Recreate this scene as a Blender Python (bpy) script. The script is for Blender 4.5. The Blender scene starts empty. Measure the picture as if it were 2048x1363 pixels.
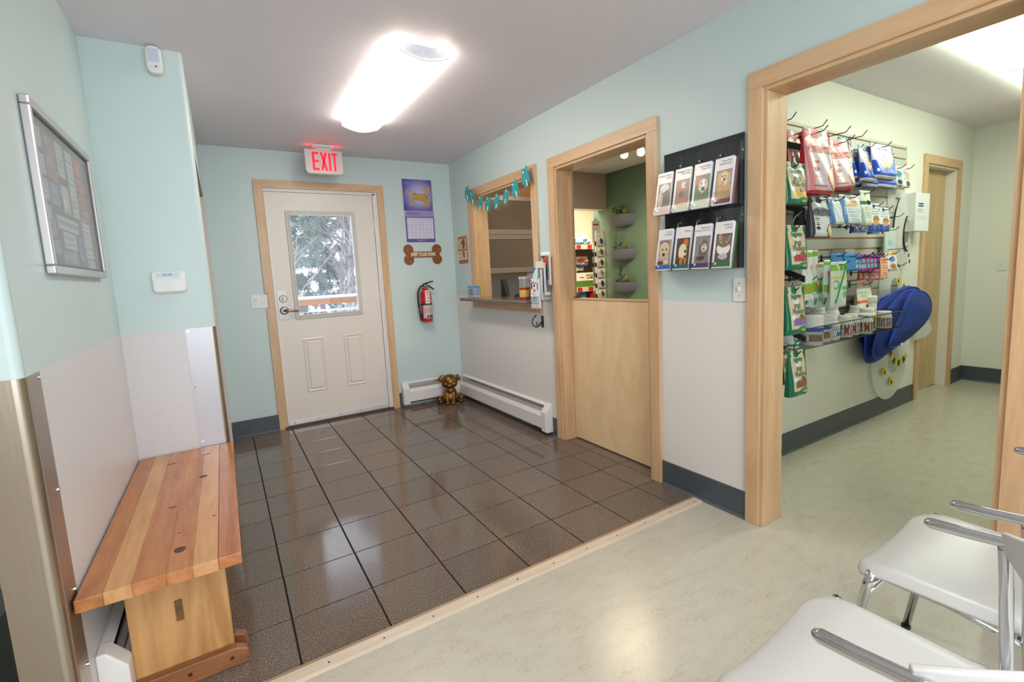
import bpy, bmesh, math, random
import numpy as np
from mathutils import Vector, Matrix
random.seed(7); rng = np.random.default_rng(7)
SC = bpy.context.scene; COL = SC.collection
# ------------------------------------------------------------------ camera (solved from the tile grid)
R = np.array([[0.852323999205439, -0.5205652001701208, -0.050553662083874296],
              [-0.10444260910020356, -0.0746952883635077, -0.9917219142981517],
              [0.5124797964628367, 0.8505483444617892, -0.1180337746122555]])
CAM = np.array([-0.10047048, -4.74740777, 1.28844647]); FPX = 949.8296727803307; CX, CY = 1024.03, 660.19
cam = bpy.data.cameras.new('camera'); cam_o = bpy.data.objects.new('camera', cam); COL.objects.link(cam_o)
cam.sensor_width = 36; cam.lens = FPX / 2048 * 36; cam.shift_y = -21.3 / 2048; cam.clip_start = .05; cam.clip_end = 300
m4 = Matrix(((R[0][0], -R[1][0], -R[2][0], CAM[0]), (R[0][1], -R[1][1], -R[2][1], CAM[1]), (R[0][2], -R[1][2], -R[2][2], CAM[2]), (0, 0, 0, 1)))
cam_o.matrix_world = m4; SC.camera = cam_o
# ------------------------------------------------------------------ world, lamps, exposure
SC.view_settings.view_transform = 'Standard'; SC.view_settings.look = 'None'
SC.view_settings.exposure = 0.08; SC.view_settings.gamma = 1; SC.view_settings.use_curve_mapping = False
w = bpy.data.worlds.new('overcast_sky'); SC.world = w; w.use_nodes = True
w.node_tree.nodes['Background'].inputs[0].default_value = (.80, .88, 1, 1); w.node_tree.nodes['Background'].inputs[1].default_value = 3.2
def area(name, loc, rot, sx, sy, power, color):
    l = bpy.data.lights.new(name, 'AREA'); l.shape = 'RECTANGLE'; l.size = sx; l.size_y = sy; l.energy = power; l.color = color
    o = bpy.data.objects.new(name, l); COL.objects.link(o); o.location = loc; o.rotation_euler = rot; return o
L_WRAP, L_EAST = 17.0, 9.0          # emission of the wrap lenses
area('waiting_room_window_light', (.3, -6.9, 1.5), (math.pi/2, 0, 0), 3.4, 1.7, 92, (.78, .89, 1))
area('waiting_room_ceiling_light', (.6, -5.4, 2.40), (0, 0, 0), 1.2, 1.2, 36, (1, .96, .90))
area('reception_ceiling_light', (3.0, -1.6, 2.42), (0, 0, 0), .5, .5, 17, (1, .80, .58))
area('store_room_light', (3.9, .30, 2.38), (0, 0, 0), .8, .6, 34, (1, .90, .74))
# ------------------------------------------------------------------ helpers
PI = math.pi
def at(u, v, ax, val):
    d = R.T @ np.array([(u - CX) / FPX, (v - CY) / FPX, 1.]); i = 'xyz'.index(ax)
    return CAM + (val - CAM[i]) / d[i] * d
def lin(c):
    return tuple(((x / 255) / 12.92 if x / 255 <= .04045 else ((x / 255 + .055) / 1.055) ** 2.4) for x in c)
MATS = {}
def mat(name, rgb, rough=.5, metal=0, spec=.5, noise=0, nscale=8, bump=0, bscale=200, stretch=None, coat=0, emit=0, trans=0, alpha=1, rgb2=None):
    if name in MATS: return MATS[name]
    m = bpy.data.materials.new(name); m.use_nodes = True; nt = m.node_tree; b = nt.nodes['Principled BSDF']; MATS[name] = m
    c = lin(rgb); b.inputs['Base Color'].default_value = (*c, 1); b.inputs['Roughness'].default_value = rough
    b.inputs['Metallic'].default_value = metal; b.inputs['Specular IOR Level'].default_value = spec
    if coat: b.inputs['Coat Weight'].default_value = coat; b.inputs['Coat Roughness'].default_value = .08
    if emit: b.inputs['Emission Color'].default_value = (*c, 1); b.inputs['Emission Strength'].default_value = emit
    if trans: b.inputs['Transmission Weight'].default_value = trans
    if alpha < 1: b.inputs['Alpha'].default_value = alpha
    tc = nt.nodes.new('ShaderNodeTexCoord'); mp = nt.nodes.new('ShaderNodeMapping'); nt.links.new(tc.outputs['Object'], mp.inputs[0])
    if stretch: mp.inputs['Scale'].default_value = stretch
    if noise or rgb2:
        n = nt.nodes.new('ShaderNodeTexNoise'); n.inputs['Scale'].default_value = nscale; n.inputs['Detail'].default_value = 5
        nt.links.new(mp.outputs[0], n.inputs['Vector'])
        r = nt.nodes.new('ShaderNodeValToRGB'); r.color_ramp.elements[0].position = .35; r.color_ramp.elements[1].position = .68
        c2 = lin(rgb2) if rgb2 else tuple(min(1, x * (1 + noise)) for x in c); c1 = c if rgb2 else tuple(x * (1 - noise) for x in c)
        r.color_ramp.elements[0].color = (*c1, 1); r.color_ramp.elements[1].color = (*c2, 1)
        nt.links.new(n.outputs[0], r.inputs[0]); nt.links.new(r.outputs[0], b.inputs['Base Color'])
    if bump:
        n2 = nt.nodes.new('ShaderNodeTexNoise'); n2.inputs['Scale'].default_value = bscale; n2.inputs['Detail'].default_value = 2
        bp = nt.nodes.new('ShaderNodeBump'); bp.inputs['Strength'].default_value = bump; bp.inputs['Distance'].default_value = .003
        nt.links.new(mp.outputs[0], n2.inputs['Vector']); nt.links.new(n2.outputs[0], bp.inputs['Height']); nt.links.new(bp.outputs[0], b.inputs['Normal'])
    return m
def wood(name, c1, c2, rough, axis, scale=1., knots=False, ring=.6, along=.9):
    """maple / pine: long grain along axis, with growth-ring waves"""
    if name in MATS: return MATS[name]
    m = bpy.data.materials.new(name); m.use_nodes = True; nt = m.node_tree; b = nt.nodes['Principled BSDF']; MATS[name] = m
    N = nt.nodes.new; L = nt.links.new
    tc = N('ShaderNodeTexCoord'); mp = N('ShaderNodeMapping'); L(tc.outputs['Object'], mp.inputs[0])
    s = [9, 9, 9]; s['xyz'.index(axis)] = along; mp.inputs['Scale'].default_value = [x * scale for x in s]
    n = N('ShaderNodeTexNoise'); n.inputs['Scale'].default_value = 1.6; n.inputs['Detail'].default_value = 6; n.inputs['Distortion'].default_value = ring
    L(mp.outputs[0], n.inputs['Vector'])
    n2 = N('ShaderNodeTexNoise'); n2.inputs['Scale'].default_value = 14; n2.inputs['Detail'].default_value = 3; L(mp.outputs[0], n2.inputs['Vector'])
    mx = N('ShaderNodeMath'); mx.operation = 'MULTIPLY_ADD'; mx.inputs[1].default_value = .35; L(n2.outputs[0], mx.inputs[0]); L(n.outputs[0], mx.inputs[2])
    r = N('ShaderNodeValToRGB'); r.color_ramp.elements[0].position = .5; r.color_ramp.elements[1].position = .85
    r.color_ramp.elements[0].color = (*lin(c1), 1); r.color_ramp.elements[1].color = (*lin(c2), 1)
    L(mx.outputs[0], r.inputs[0]); out = r.outputs[0]
    if knots:
        v = N('ShaderNodeTexVoronoi'); v.inputs['Scale'].default_value = 4.2; mp2 = N('ShaderNodeMapping'); L(tc.outputs['Object'], mp2.inputs[0])
        s2 = [1.5, 1.5, .3]; s2['xyz'.index(axis)] = .8; mp2.inputs['Scale'].default_value = s2; L(mp2.outputs[0], v.inputs['Vector'])
        rr = N('ShaderNodeValToRGB'); rr.color_ramp.elements[0].position = .05; rr.color_ramp.elements[1].position = .10
        rr.color_ramp.elements[0].color = (0, 0, 0, 1); rr.color_ramp.elements[1].color = (1, 1, 1, 1)
        mix = N('ShaderNodeMix'); mix.data_type = 'RGBA'; L(v.outputs['Distance'], rr.inputs[0]); L(rr.outputs[0], mix.inputs['Factor'])
        mix.inputs[6].default_value = (*lin((88, 46, 30)), 1); L(out, mix.inputs[7]); out = mix.outputs[2]
    L(out, b.inputs['Base Color']); b.inputs['Roughness'].default_value = rough
    return m
def clear(name, tint=(1, 1, 1), gloss=.12, rough=.03, frost=0., fr=.5):
    """thin clear plastic or glass: straight-through plus a fresnel reflection"""
    if name in MATS: return MATS[name]
    m = bpy.data.materials.new(name); m.use_nodes = True; nt = m.node_tree; nt.nodes.clear(); MATS[name] = m
    N = nt.nodes.new; L = nt.links.new
    o = N('ShaderNodeOutputMaterial'); t = N('ShaderNodeBsdfTransparent'); g = N('ShaderNodeBsdfGlossy'); mx = N('ShaderNodeMixShader')
    t.inputs[0].default_value = (*tint, 1); g.inputs['Roughness'].default_value = rough
    f = N('ShaderNodeLayerWeight'); f.inputs[0].default_value = .35
    a = N('ShaderNodeMath'); a.operation = 'MULTIPLY_ADD'; a.inputs[1].default_value = fr; a.inputs[2].default_value = gloss * .15; L(f.outputs['Fresnel'], a.inputs[0])
    L(a.outputs[0], mx.inputs[0]); L(t.outputs[0], mx.inputs[1]); L(g.outputs[0], mx.inputs[2]); last = mx.outputs[0]
    if frost:
        d = N('ShaderNodeBsdfDiffuse'); d.inputs[0].default_value = (.85, .87, .88, 1); m2 = N('ShaderNodeMixShader'); m2.inputs[0].default_value = frost
        L(last, m2.inputs[1]); L(d.outputs[0], m2.inputs[2]); last = m2.outputs[0]
    L(last, o.inputs[0]); return m
def printed_mat(name='print', rough=.45, spec=.5):
    if name in MATS: return MATS[name]
    m = bpy.data.materials.new(name); m.use_nodes = True; nt = m.node_tree; b = nt.nodes['Principled BSDF']; MATS[name] = m
    a = nt.nodes.new('ShaderNodeAttribute'); a.attribute_name = 'ink'; nt.links.new(a.outputs['Color'], b.inputs['Base Color'])
    b.inputs['Roughness'].default_value = rough; b.inputs['Specular IOR Level'].default_value = spec; return m
class MB:
    """collects shapes; build() links them as ONE mesh object"""
    def __init__(s): s.v = []; s.f = []; s.m = []
    def add(s, vs, fs, m=0):
        o = len(s.v); s.v += [tuple(map(float, p)) for p in vs]; s.f += [tuple(i + o for i in f) for f in fs]; s.m += [m] * len(fs); return s
    def box(s, x0, x1, y0, y1, z0, z1, m=0):
        x0, x1 = sorted((x0, x1)); y0, y1 = sorted((y0, y1)); z0, z1 = sorted((z0, z1))
        return s.add([(x0, y0, z0), (x1, y0, z0), (x1, y1, z0), (x0, y1, z0), (x0, y0, z1), (x1, y0, z1), (x1, y1, z1), (x0, y1, z1)],
                     [(0, 3, 2, 1), (4, 5, 6, 7), (0, 1, 5, 4), (1, 2, 6, 5), (2, 3, 7, 6), (3, 0, 4, 7)], m)
    def tube(s, pts, r, n=8, m=0, cap=True):
        P = [Vector(p) for p in pts]; rs = r if isinstance(r, (list, tuple)) else [r] * len(P); vs = []; fs = []
        t0 = (P[1] - P[0]).normalized(); up = Vector((0, 0, 1)) if abs(t0.z) < .9 else Vector((1, 0, 0)); a = t0.cross(up).normalized()
        for i, p in enumerate(P):
            t = (P[min(i + 1, len(P) - 1)] - P[max(i - 1, 0)]).normalized(); a = (a - t * a.dot(t)).normalized(); b = t.cross(a)
            for k in range(n):
                an = 2 * PI * k / n; q = p + (a * math.cos(an) + b * math.sin(an)) * rs[i]; vs.append(tuple(q))
        for i in range(len(P) - 1):
            for k in range(n):
                k2 = (k + 1) % n; fs.append((i * n + k, i * n + k2, (i + 1) * n + k2, (i + 1) * n + k))
        if cap: fs.append(tuple(range(n))[::-1]); fs.append(tuple((len(P) - 1) * n + k for k in range(n)))
        return s.add(vs, fs, m)
    def lathe(s, prof, n=20, c=(0, 0, 0), m=0, sx=1, sy=1):
        vs = []; fs = []
        for r, z in prof:
            for k in range(n): vs.append((c[0] + r * sx * math.cos(2 * PI * k / n), c[1] + r * sy * math.sin(2 * PI * k / n), c[2] + z))
        for i in range(len(prof) - 1):
            for k in range(n):
                k2 = (k + 1) % n; fs.append((i * n + k, i * n + k2, (i + 1) * n + k2, (i + 1) * n + k))
        fs.append(tuple(range(n))[::-1]); fs.append(tuple((len(prof) - 1) * n + k for k in range(n)))
        return s.add(vs, fs, m)
    def prism(s, poly, y0, y1, m=0, plane='xz'):
        n = len(poly)
        def P(a, b, d): return {'xz': (a, d, b), 'xy': (a, b, d), 'yz': (d, a, b)}[plane]
        vs = [P(a, b, y0) for a, b in poly] + [P(a, b, y1) for a, b in poly]
        return s.add(vs, [tuple(range(n)), tuple(range(2 * n - 1, n - 1, -1))] + [(i, i + n, (i + 1) % n + n, (i + 1) % n) for i in range(n)], m)
    def ball(s, c, r, n=12, m=0):
        rx, ry, rz = r if isinstance(r, (tuple, list)) else (r, r, r)
        prof = [(math.sin(PI * i / (n // 2 + 2)), -math.cos(PI * i / (n // 2 + 2))) for i in range(n // 2 + 3)]
        prof = [(max(a, .01), b) for a, b in prof]
        vs0 = len(s.v); s.lathe(prof, n, (0, 0, 0), m)
        s.v[vs0:] = [(c[0] + x * rx, c[1] + y * ry, c[2] + z * rz) for x, y, z in s.v[vs0:]]; return s
    def build(s, name, mats, parent=None, smooth=False, bevel=0, seg=2, fix=True):
        me = bpy.data.meshes.new(name); me.from_pydata(s.v, [], s.f)
        for k in (mats if isinstance(mats, (list, tuple)) else [mats]): me.materials.append(k)
        me.polygons.foreach_set('material_index', s.m)
        if fix:
            bm = bmesh.new(); bm.from_mesh(me); bmesh.ops.recalc_face_normals(bm, faces=bm.faces); bm.to_mesh(me); bm.free()
        if smooth: me.polygons.foreach_set('use_smooth', [True] * len(me.polygons))
        o = bpy.data.objects.new(name, me); COL.objects.link(o)
        if parent: o.parent = parent
        if bevel:
            b = o.modifiers.new('bevel', 'BEVEL'); b.width = bevel; b.segments = seg; b.limit_method = 'ANGLE'
            if smooth: b.harden_normals = False
        return o
def smooth_by_angle(o, a=40):
    me = o.data; bm = bmesh.new(); bm.from_mesh(me)
    for f in bm.faces: f.smooth = True
    for e in bm.edges:
        if len(e.link_faces) == 2 and e.calc_face_angle(0) > math.radians(a): e.smooth = False
    bm.to_mesh(me); bm.free(); return o
def box(name, x0, x1, y0, y1, z0, z1, m, parent=None, bevel=0): return MB().box(x0, x1, y0, y1, z0, z1).build(name, m, parent, bevel=bevel)
def thing(name, label, cat, loc=(0, 0, 0), rz=0, group=None):
    o = bpy.data.objects.new(name, None); COL.objects.link(o); o.empty_display_size = .05
    o.location = loc; o.rotation_euler = (0, 0, rz); return tag(o, label, cat, group)
def tag(o, label, cat, group=None, kind=None):
    o['label'] = label; o['category'] = cat
    if group: o['group'] = group
    if kind: o['kind'] = kind
    return o
def struct(o, label=None, cat=None):
    o['kind'] = 'structure'
    if label: o['label'] = label
    if cat: o['category'] = cat
    return o
def lab(o, label): o['label'] = label; return o
def children(o): return [c for c in bpy.data.objects if c.parent == o]
def copy_tree(o, parent=None):
    kids = children(o); c = o.copy(); COL.objects.link(c); c.parent = parent
    for k in kids: copy_tree(k, c)
    return c
def bez(pts, n=6):
    """rounded path: Catmull-Rom through points"""
    P = [Vector(p) for p in pts]; P = [2 * P[0] - P[1]] + P + [2 * P[-1] - P[-2]]; out = []
    for i in range(1, len(P) - 2):
        for k in range(n):
            t = k / n; a, b, c, d = P[i - 1:i + 3]
            out.append(.5 * ((2 * b) + (c - a) * t + (2 * a - 5 * b + 4 * c - d) * t * t + (3 * b - a - 3 * c + d) * t ** 3))
    out.append(P[-2]); return [tuple(p) for p in out]
def rrect(x0, x1, z0, z1, r, n=5):
    out = []
    for cx, cz, a0 in ((x1 - r, z1 - r, 0), (x0 + r, z1 - r, 90), (x0 + r, z0 + r, 180), (x1 - r, z0 + r, 270)):
        for k in range(n + 1):
            a = math.radians(a0 + 90 * k / n); out.append((cx + r * math.cos(a), cz + r * math.sin(a)))
    return out
def text(name, s, size, m, parent, loc, rot=(PI / 2, 0, 0), width=None, depth=.0006, bold=0, align='CENTER', shear=0, ysc=1):
    cu = bpy.data.curves.new(name, 'FONT'); cu.body = s; cu.size = size; cu.align_x = align; cu.align_y = 'CENTER'; cu.extrude = depth; cu.offset = bold; cu.resolution_u = 2
    cu.shear = shear; o = bpy.data.objects.new(name, cu); COL.objects.link(o)
    dg = bpy.context.evaluated_depsgraph_get(); me = bpy.data.meshes.new_from_object(o.evaluated_get(dg)); COL.objects.unlink(o); bpy.data.objects.remove(o)
    xs = [v.co.x for v in me.vertices] or [0, 1]; k = (width / (max(xs) - min(xs))) if width else 1
    for v in me.vertices: v.co.x *= k; v.co.y *= ysc
    me.materials.clear(); me.materials.append(m); ob = bpy.data.objects.new(name, me); COL.objects.link(ob)
    if parent: ob.parent = parent
    ob.location = loc; ob.rotation_euler = rot; return ob
# ---- flat print: a raster of inked cells carried as a colour attribute on a fine grid
class Ink:
    def __init__(s, nx, ny, bg):
        s.nx, s.ny = nx, ny; s.a = np.ones((ny, nx, 3)) * np.array(bg, float)
        s.U, s.V = np.meshgrid((np.arange(nx) + .5) / nx, (np.arange(ny) + .5) / ny)   # v grows upward
    def put(s, mask, c, k=1.): s.a[mask] = s.a[mask] * (1 - k) + np.array(c, float) * k; return s
    def rect(s, u0, v0, u1, v1, c, k=1.): return s.put((s.U >= u0) & (s.U <= u1) & (s.V >= v0) & (s.V <= v1), c, k)
    def ell(s, u, v, ru, rv, c, ang=0, k=1.):
        ca, sa = math.cos(ang), math.sin(ang); asp = s.ny / s.nx
        du, dv = s.U - u, (s.V - v) * asp; x = du * ca + dv * sa; y = -du * sa + dv * ca
        return s.put((x / ru) ** 2 + (y / (rv * asp)) ** 2 <= 1, c, k)
    def poly(s, pts, c):
        inside = np.zeros_like(s.U, bool); n = len(pts)
        for i in range(n):
            (x0, y0), (x1, y1) = pts[i], pts[(i + 1) % n]
            if y0 == y1: continue
            cr = ((y0 > s.V) != (y1 > s.V)) & (s.U < (x1 - x0) * (s.V - y0) / (y1 - y0) + x0); inside ^= cr
        return s.put(inside, c)
    def stripes(s, u0, v0, u1, v1, n, c, fill=.45, ragged=.2):
        h = (v1 - v0) / n
        for i in range(n): s.rect(u0, v0 + i * h + h * (1 - fill) / 2, u1 - random.random() * ragged * (u1 - u0), v0 + i * h + h * (1 + fill) / 2, c)
        return s
    def grad(s, c0, c1):
        t = s.V[..., None]; s.a = np.array(c0, float) * (1 - t) + np.array(c1, float) * t; return s
    def noise(s, k): s.a = np.clip(s.a + rng.normal(0, k, s.a.shape[:2])[..., None], 0, 255); return s
def sheet(name, ink, w, h, parent, loc=(0, 0, 0), shape=None, m=None, rot=(0, 0, 0), thick=.001):
    """printed grid in local xz facing -y; shape(u,v)->(dx,dy,dz) displaces it; closed with a back"""
    nx, ny = ink.nx, ink.ny; u, v = np.meshgrid(np.linspace(0, 1, nx + 1), np.linspace(0, 1, ny + 1))
    X = (u - .5) * w; Z = v * h; Y = np.zeros_like(X)
    if shape: dx, dy, dz = shape(u, v); X = X + dx; Y = Y + dy; Z = Z + dz
    P = np.stack([X, Y, Z], -1).reshape(-1, 3); nb = len(P)
    idx = lambda i, j: j * (nx + 1) + i
    j, i = np.meshgrid(np.arange(ny), np.arange(nx), indexing='ij'); i = i.ravel(); j = j.ravel()
    F = np.stack([idx(i, j), idx(i + 1, j), idx(i + 1, j + 1), idx(i, j + 1)], 1)
    ring = [idx(k, 0) for k in range(nx)] + [idx(nx, k) for k in range(ny)] + [idx(k, ny) for k in range(nx, 0, -1)] + [idx(0, k) for k in range(ny, 0, -1)]
    Pb = P[ring] + np.array([0, thick, 0]); n = len(ring)
    faces = F.tolist() + [(ring[k], nb + k, nb + (k + 1) % n, ring[(k + 1) % n]) for k in range(n)] + [tuple(nb + k for k in range(n))[::-1]]
    me = bpy.data.meshes.new(name); me.from_pydata(np.vstack([P, Pb]).tolist(), [], faces)
    a = me.color_attributes.new('ink', 'FLOAT_COLOR', 'CORNER'); c = ink.a.reshape(-1, 3) / 255
    c = np.where(c <= .04045, c / 12.92, ((c + .055) / 1.055) ** 2.4)
    cc = np.ones((len(me.loops), 4)); cc[:len(F) * 4, :3] = np.repeat(c, 4, axis=0); cc[len(F) * 4:, :3] = c[0]
    a.data.foreach_set('color', cc.ravel().astype(np.float32))
    me.materials.append(m or printed_mat()); me.polygons.foreach_set('use_smooth', [k < len(F) and shape is not None for k in range(len(faces))])
    o = bpy.data.objects.new(name, me); COL.objects.link(o); o.parent = parent; o.location = loc; o.rotation_euler = rot; return o
RW = -PI / 2      # things on the right wall face -x
LW = PI / 2       # things on the left wall face +x
# ------------------------------------------------------------------ materials
PAINT = mat('pale_aqua_paint', (198, 215, 214), .42, bump=.08, bscale=260)
WHITE_P = mat('white_wall_paint', (226, 222, 218), .38, bump=.06, bscale=260)
FRP = mat('pebbled_white_panel', (214, 211, 212), .3, bump=.5, bscale=170)
EASTP = mat('ivory_wall_paint', (228, 228, 221), .5, bump=.05, bscale=220)
CEILP = mat('ceiling_paint', (232, 226, 232), .6, bump=.05, bscale=180)
GREENP = mat('sage_green_paint', (94, 122, 102), .5)
PINKP = mat('taupe_paint', (178, 158, 146), .6)
CREAMP = mat('cream_paint', (238, 226, 204), .6)
GREYP = mat('blue_grey_paint', (170, 168, 186), .6)
MAPLE_V = wood('maple_upright', (198, 158, 118), (216, 181, 142), .36, 'z')
MAPLE_Y = wood('maple_lengthwise', (198, 158, 118), (216, 181, 142), .36, 'y')
MAPLE_X = wood('maple_crosswise', (198, 158, 118), (216, 181, 142), .36, 'x')
BIRCH = wood('birch_plywood', (228, 194, 148), (236, 208, 166), .3, 'z', .3, ring=2.5, along=3.2)
BIRCH_DOOR = wood('birch_door_veneer', (190, 160, 116), (212, 184, 140), .35, 'z', .5, ring=.8)
PINE_TOP = [wood('pine_board_%d' % k, a, b, .22, 'y', .8, ring=1.6) for k, (a, b) in enumerate([((158, 98, 54), (190, 124, 72)), ((184, 132, 82), (206, 156, 104)), ((162, 100, 58), (196, 130, 80)), ((166, 102, 58), (198, 132, 82)), ((186, 130, 80), (208, 154, 102)), ((158, 92, 52), (192, 120, 74))])]
PINE = wood('pine_panel', (168, 118, 68), (200, 152, 98), .3, 'z', .55, ring=2.2)
PINE_FOOT = wood('pine_foot', (120, 74, 44), (160, 106, 66), .4, 'x', .8, ring=1.4)
RUBBER = mat('slate_rubber', (72, 80, 88), .42, noise=.06, nscale=30)
WHITE = mat('white_enamel', (228, 224, 220), .32)
WHITE_D = mat('white_door_enamel', (226, 218, 210), .34, bump=.03, bscale=60)
PLASTIC = mat('white_plastic', (226, 226, 222), .35)
SEATP = mat('white_moulded_plastic', (194, 193, 190), .28, spec=.45)
CHROME = mat('chrome', (198, 200, 204), .09, metal=1)
STEEL = mat('brushed_steel', (176, 164, 150), .32, metal=1, bump=.06, bscale=90, stretch=(1, 1, .04))
NICKEL = mat('satin_nickel', (150, 144, 138), .36, metal=1)
ALU = mat('silver_frame', (196, 190, 192), .3, metal=.8)
BLACK = mat('black_metal', (22, 22, 24), .38)
BLACKP = mat('black_plastic', (24, 24, 28), .35)
DARKIN = mat('dark_void', (40, 42, 48), .7)
BRONZE = mat('bronze_paint', (122, 88, 44), .34, metal=.75, noise=.35, nscale=22)
RED = mat('red_enamel', (196, 18, 36), .25, coat=.5)
GRANITE = mat('speckled_granite', (92, 80, 74), .14, rgb2=(140, 116, 100), nscale=230)
BGRANITE = mat('black_speckled_stone', (24, 25, 24), .25, rgb2=(76, 76, 70), nscale=170)
ACRYL = clear('clear_acrylic', fr=.26); GLASS = clear('window_glass', (.97, .98, 1), .05, .0, fr=.14, frost=.10)
POLY = clear('clear_polybag', (1, 1, 1), .3, .12, frost=.18); FROST = clear('frosted_cone_plastic', (.96, .97, .98), .15, .15, frost=.45)
def tile_mat():
    m = bpy.data.materials.new('terrazzo_tile'); m.use_nodes = True; nt = m.node_tree; b = nt.nodes['Principled BSDF']; N = nt.nodes.new; L = nt.links.new
    tc = N('ShaderNodeTexCoord'); geo = N('ShaderNodeNewGeometry'); oi = N('ShaderNodeObjectInfo')
    n = N('ShaderNodeTexNoise'); n.inputs['Scale'].default_value = 190; n.inputs['Detail'].default_value = 1.5; L(geo.outputs['Position'], n.inputs['Vector'])
    r = N('ShaderNodeValToRGB'); r.color_ramp.interpolation = 'LINEAR'; e = r.color_ramp.elements
    e[0].position = .36; e[0].color = (*lin((86, 74, 66)), 1); e[1].position = .5; e[1].color = (*lin((112, 98, 88)), 1)
    x = e.new(.62); x.color = (*lin((120, 104, 92)), 1); x = e.new(.70); x.color = (*lin((166, 150, 132)), 1)
    L(n.outputs[0], r.inputs[0])
    n2 = N('ShaderNodeTexNoise'); n2.inputs['Scale'].default_value = 3; L(geo.outputs['Position'], n2.inputs['Vector'])
    h = N('ShaderNodeHueSaturation'); L(r.outputs[0], h.inputs['Color']); mr = N('ShaderNodeMapRange'); mr.inputs['To Min'].default_value = .93; mr.inputs['To Max'].default_value = 1.07
    L(oi.outputs['Random'], mr.inputs[0]); L(mr.outputs[0], h.inputs['Value']); L(h.outputs[0], b.inputs['Base Color'])
    rr = N('ShaderNodeMapRange'); rr.inputs['To Min'].default_value = .045; rr.inputs['To Max'].default_value = .12; L(n2.outputs[0], rr.inputs[0]); L(rr.outputs[0], b.inputs['Roughness'])
    bp = N('ShaderNodeBump'); bp.inputs['Strength'].default_value = .05; bp.inputs['Distance'].default_value = .002; L(n.outputs[0], bp.inputs['Height']); L(bp.outputs[0], b.inputs['Normal'])
    b.inputs['Specular IOR Level'].default_value = .55
    return m
TILE = tile_mat(); GROUT = mat('dark_grout', (38, 34, 32), .8)
def vinyl_mat():
    m = bpy.data.materials.new('marbled_vinyl'); m.use_nodes = True; nt = m.node_tree; b = nt.nodes['Principled BSDF']; N = nt.nodes.new; L = nt.links.new
    geo = N('ShaderNodeNewGeometry'); mp = N('ShaderNodeMapping'); L(geo.outputs['Position'], mp.inputs[0]); mp.inputs['Rotation'].default_value = (0, 0, .5); mp.inputs['Scale'].default_value = (1, 2.4, 1)
    a = N('ShaderNodeTexNoise'); a.inputs['Scale'].default_value = 9; a.inputs['Detail'].default_value = 4; L(mp.outputs[0], a.inputs['Vector'])
    c = N('ShaderNodeTexNoise'); c.inputs['Scale'].default_value = 80; c.inputs['Detail'].default_value = 4; c.inputs['Distortion'].default_value = 1.2; L(mp.outputs[0], c.inputs['Vector'])
    s = N('ShaderNodeMath'); s.operation = 'MULTIPLY_ADD'; s.inputs[1].default_value = .6; L(a.outputs[0], s.inputs[0]); L(c.outputs[0], s.inputs[2])
    r = N('ShaderNodeValToRGB'); e = r.color_ramp.elements; e[0].position = .50; e[0].color = (*lin((164, 156, 138)), 1); e[1].position = .72; e[1].color = (*lin((186, 180, 164)), 1)
    x = e.new(.98); x.color = (*lin((190, 187, 172)), 1)
    L(s.outputs[0], r.inputs[0]); L(r.outputs[0], b.inputs['Base Color']); b.inputs['Roughness'].default_value = .22; b.inputs['Specular IOR Level'].default_value = .4; return m
VINYL = vinyl_mat()
# ------------------------------------------------------------------ dimensions
XR, XE, YD, XW, XL, YN, H, WZ, YS = 2.04, 2.18, -.09, -.148, -.537, -1.826, 2.443, 1.095, -3.05
U = .312
# ================================================================== SETTING
def wall(name, boxes, mats, pick):
    mb = MB()
    for b in boxes: mb.box(*b)
    me_o = mb.build(name, mats); me = me_o.data
    for p in me.polygons: p.material_index = pick(p.normal, p.center)
    return struct(me_o)
# right wall with pass-through, half-door opening and wide opening
W1, W2, WZ0, WZ1 = -1.605, -.575, 1.05, 2.032          # pass-through
D1, D2, DZ = -2.79, -1.905, 2.032                        # half door
O1, O2, OZ = -4.29, -3.462, 2.05                         # wide opening
def rsplit(y0, y1, z0, z1):                              # cut at wainscot height so the two paints meet cleanly
    out = []
    if z0 < WZ < z1: out += [(XR, XE, y0, y1, z0, WZ), (XR, XE, y0, y1, WZ, z1)]
    else: out.append((XR, XE, y0, y1, z0, z1))
    return out
bx = rsplit(W2, YD, 0, H) + rsplit(W1, W2, 0, WZ0) + rsplit(W1, W2, WZ1, H) + rsplit(D2, W1, 0, H) + rsplit(D1, D2, DZ, H) + rsplit(O2, D1, 0, H) + rsplit(O1, O2, OZ, H) + rsplit(-7.4, O1, 0, H)
def pick_r(n, c):
    if n.x < -.5: return 1 if (c.z < WZ and c.y > -3.46) or (c.z < WZ) else 0
    if n.x > .5: return 2
    return 0
wall('wall_right', bx, [PAINT, WHITE_P, EASTP], pick_r)
# door wall with doorway
E0, E1, EZ = .262, 1.282, 2.125
wall('wall_back', [(-1.4, E0, YD, YD + .15, 0, H), (E1, 2.18, YD, YD + .15, 0, H), (E0, E1, YD, YD + .15, EZ, H)], [PAINT], lambda n, c: 0)
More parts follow.
